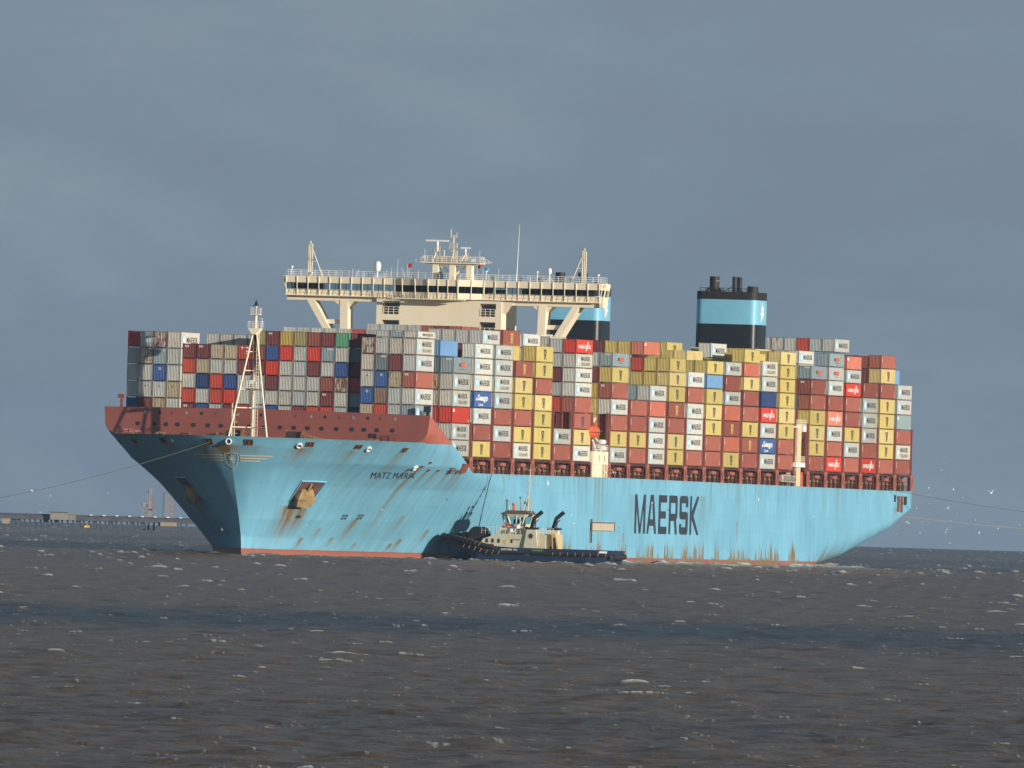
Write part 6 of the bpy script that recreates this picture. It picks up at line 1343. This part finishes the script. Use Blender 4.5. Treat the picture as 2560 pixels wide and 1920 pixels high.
# ------------------------------------------------------------------ far jetty with its loading arms
JD = 6400.0; jz = -JD * JD / (2 * EARTH)
def jpt(x, y=1300): rx, rz = pix_ray(x, y); return rx * JD, EYE + rz * JD - jz
jet = empty('jetty', (jpt(-60)[0], JD, jz)); tag(jet, 'long dark jetty on piles far behind the bow at left', 'jetty')
jx = lambda x: jpt(x)[0] - jpt(-60)[0]
jgrey = mat('jetty_hazed_concrete', (.085, .095, .115), .9, grime=.25, gscale=.2); jdark = mat('jetty_hazed_dark_steel', (.07, .085, .11), .8)  # grey-blue tones: part of the distance haze is mixed into the colour
X1 = jx(620)
MB().box(-40, X1, -4, 4, 2.6, 3.9).build('deck', jgrey, jet); MB().box(-40, X1, -3.5, -3.2, 3.9, 4.7).build('parapet', mat('jetty_hazed_rust_rail', (.075, .07, .08), .9), jet)  # rail tinted with the same painted haze
for k, x in enumerate(list(np.arange(-20, 470, 13.5))):
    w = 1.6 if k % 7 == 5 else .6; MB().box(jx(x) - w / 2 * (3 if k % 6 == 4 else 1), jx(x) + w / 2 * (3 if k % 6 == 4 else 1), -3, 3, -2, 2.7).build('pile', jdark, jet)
for k in range(9): MB().box(jx(225 + 32 * k), jx(225 + 32 * k) + 1.0, -4.2, -3.6, 4.6, 4.95).build('lamp_box', white, jet)
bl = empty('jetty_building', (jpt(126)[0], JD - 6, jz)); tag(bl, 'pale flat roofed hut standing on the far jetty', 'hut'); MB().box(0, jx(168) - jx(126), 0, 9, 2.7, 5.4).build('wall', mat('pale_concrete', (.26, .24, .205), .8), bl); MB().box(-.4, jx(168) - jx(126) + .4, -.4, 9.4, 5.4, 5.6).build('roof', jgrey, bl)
MB().box(jx(168) - jx(126), jx(190) - jx(126), 1, 7, 2.7, 4.6).rail([(jx(170) - jx(126), 1, 4.6), (jx(192) - jx(126), 1, 4.6)], .9, 1.5, .1).build('annex', mat('grey_roof_box', (.22, .21, .19)), bl)
la = mat('loading_arm_paint', (.27, .25, .25), .6, grime=.2); lr = mat('loading_arm_red', (.33, .13, .10), .6)
t1 = empty('loading_tower', (jpt(375)[0], JD - 2, jz)); tag(t1, 'tall loading arm tower with drum on the far jetty, left one', 'crane')
MB().box(-.6, .5, -.6, .6, 4, 15.2).box(-1.3, -1.0, -.5, .5, 4, 13).bar((-1.2, 0, 13), (0, 0, 15), .4).bar((0, 0, 15), (.8, 0, 16), .2).build('tower', la, t1); MB().box(.55, .85, -.6, .6, 4, 12.5).box(-1.0, 1.3, -.6, .6, 7.2, 7.6).build('pipe', lr, t1)
MB().prism([(-2.6, 8.0), (-1.2, 7.4), (-1.0, 9.2), (-1.9, 10.2), (-2.9, 9.8)], 'y', -.5, .5).bar((-4.0, 0, 8.6), (-1, 0, 10.8), .3).bar((-4.2, 0, 10.0), (-4.2, 0, 8.2), .25).bar((-1, 0, 5.6), (-4.0, 0, 8.3), .3).bar((-2.2, 0, 4), (-2.2, 0, 8), .25).build('counterweight', la, t1)
t2 = empty('loading_tower', (jpt(418)[0], JD - 2, jz)); tag(t2, 'twin pipe loading tower on the far jetty beside the bow', 'crane')
for dx in (-.4, .3, 1.1, 1.8): MB().box(dx - .2, dx + .2, -.5, .5, 4, 13.2 - .6 * (dx > 1)).build('pipe', la, t2)
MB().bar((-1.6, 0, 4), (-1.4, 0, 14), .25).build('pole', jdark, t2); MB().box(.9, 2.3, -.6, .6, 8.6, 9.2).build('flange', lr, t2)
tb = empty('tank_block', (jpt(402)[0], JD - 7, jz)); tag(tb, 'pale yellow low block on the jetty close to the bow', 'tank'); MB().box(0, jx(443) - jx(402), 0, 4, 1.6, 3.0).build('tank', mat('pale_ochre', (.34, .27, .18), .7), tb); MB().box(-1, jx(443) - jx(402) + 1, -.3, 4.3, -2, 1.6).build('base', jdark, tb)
for x, y, w, lab in ((16, 1303, 19, 'pale yellow box hanging below the jetty at the far left'), (219, 1317, 13, 'small yellow buoy floating in front of the far jetty')):
    px, pz = jpt(x, y); o = empty('buoy' if 'buoy' in lab else 'jetty_box', (px, JD - 9, jz)); tag(o, lab, 'buoy' if 'buoy' in lab else 'box'); k = w * JD / 44133.5
    if 'buoy' in lab: MB().tube([(-k / 2, 0, pz), (k / 2, 0, pz + .1)], [.55, .4], 10).box(-.1, .1, -.1, .1, pz, pz + 1.0).build('float', mat('buoy_yellow', (.70, .45, .06), .5), o)
    else: MB().box(-k / 2, k / 2, 0, 1, pz - .8, pz + .8).box(-k / 2 - .1, k / 2 + .1, -.05, 0, pz + .8, pz + 1).build('panel', mat('pale_ochre', (.34, .27, .18)), o)

build_sea()

# ------------------------------------------------------------------ sea air
hz = bpy.data.materials.new('haze_air'); hz.use_nodes = True; ht = hz.node_tree; ht.nodes.clear()
ho = ht.nodes.new('ShaderNodeOutputMaterial'); pv = ht.nodes.new('ShaderNodeVolumePrincipled'); pv.inputs['Color'].default_value = (.58, .78, 1.0, 1); pv.inputs['Density'].default_value = 2.2e-5; pv.inputs['Anisotropy'].default_value = 0.3
ht.links.new(pv.outputs[0], ho.inputs['Volume'])
hb = MB().box(-13500, 13500, -60, 14000, -14.0, 78).build('haze', hz); tag(hb, None, None, kind='stuff')
bpy.context.view_layer.update()
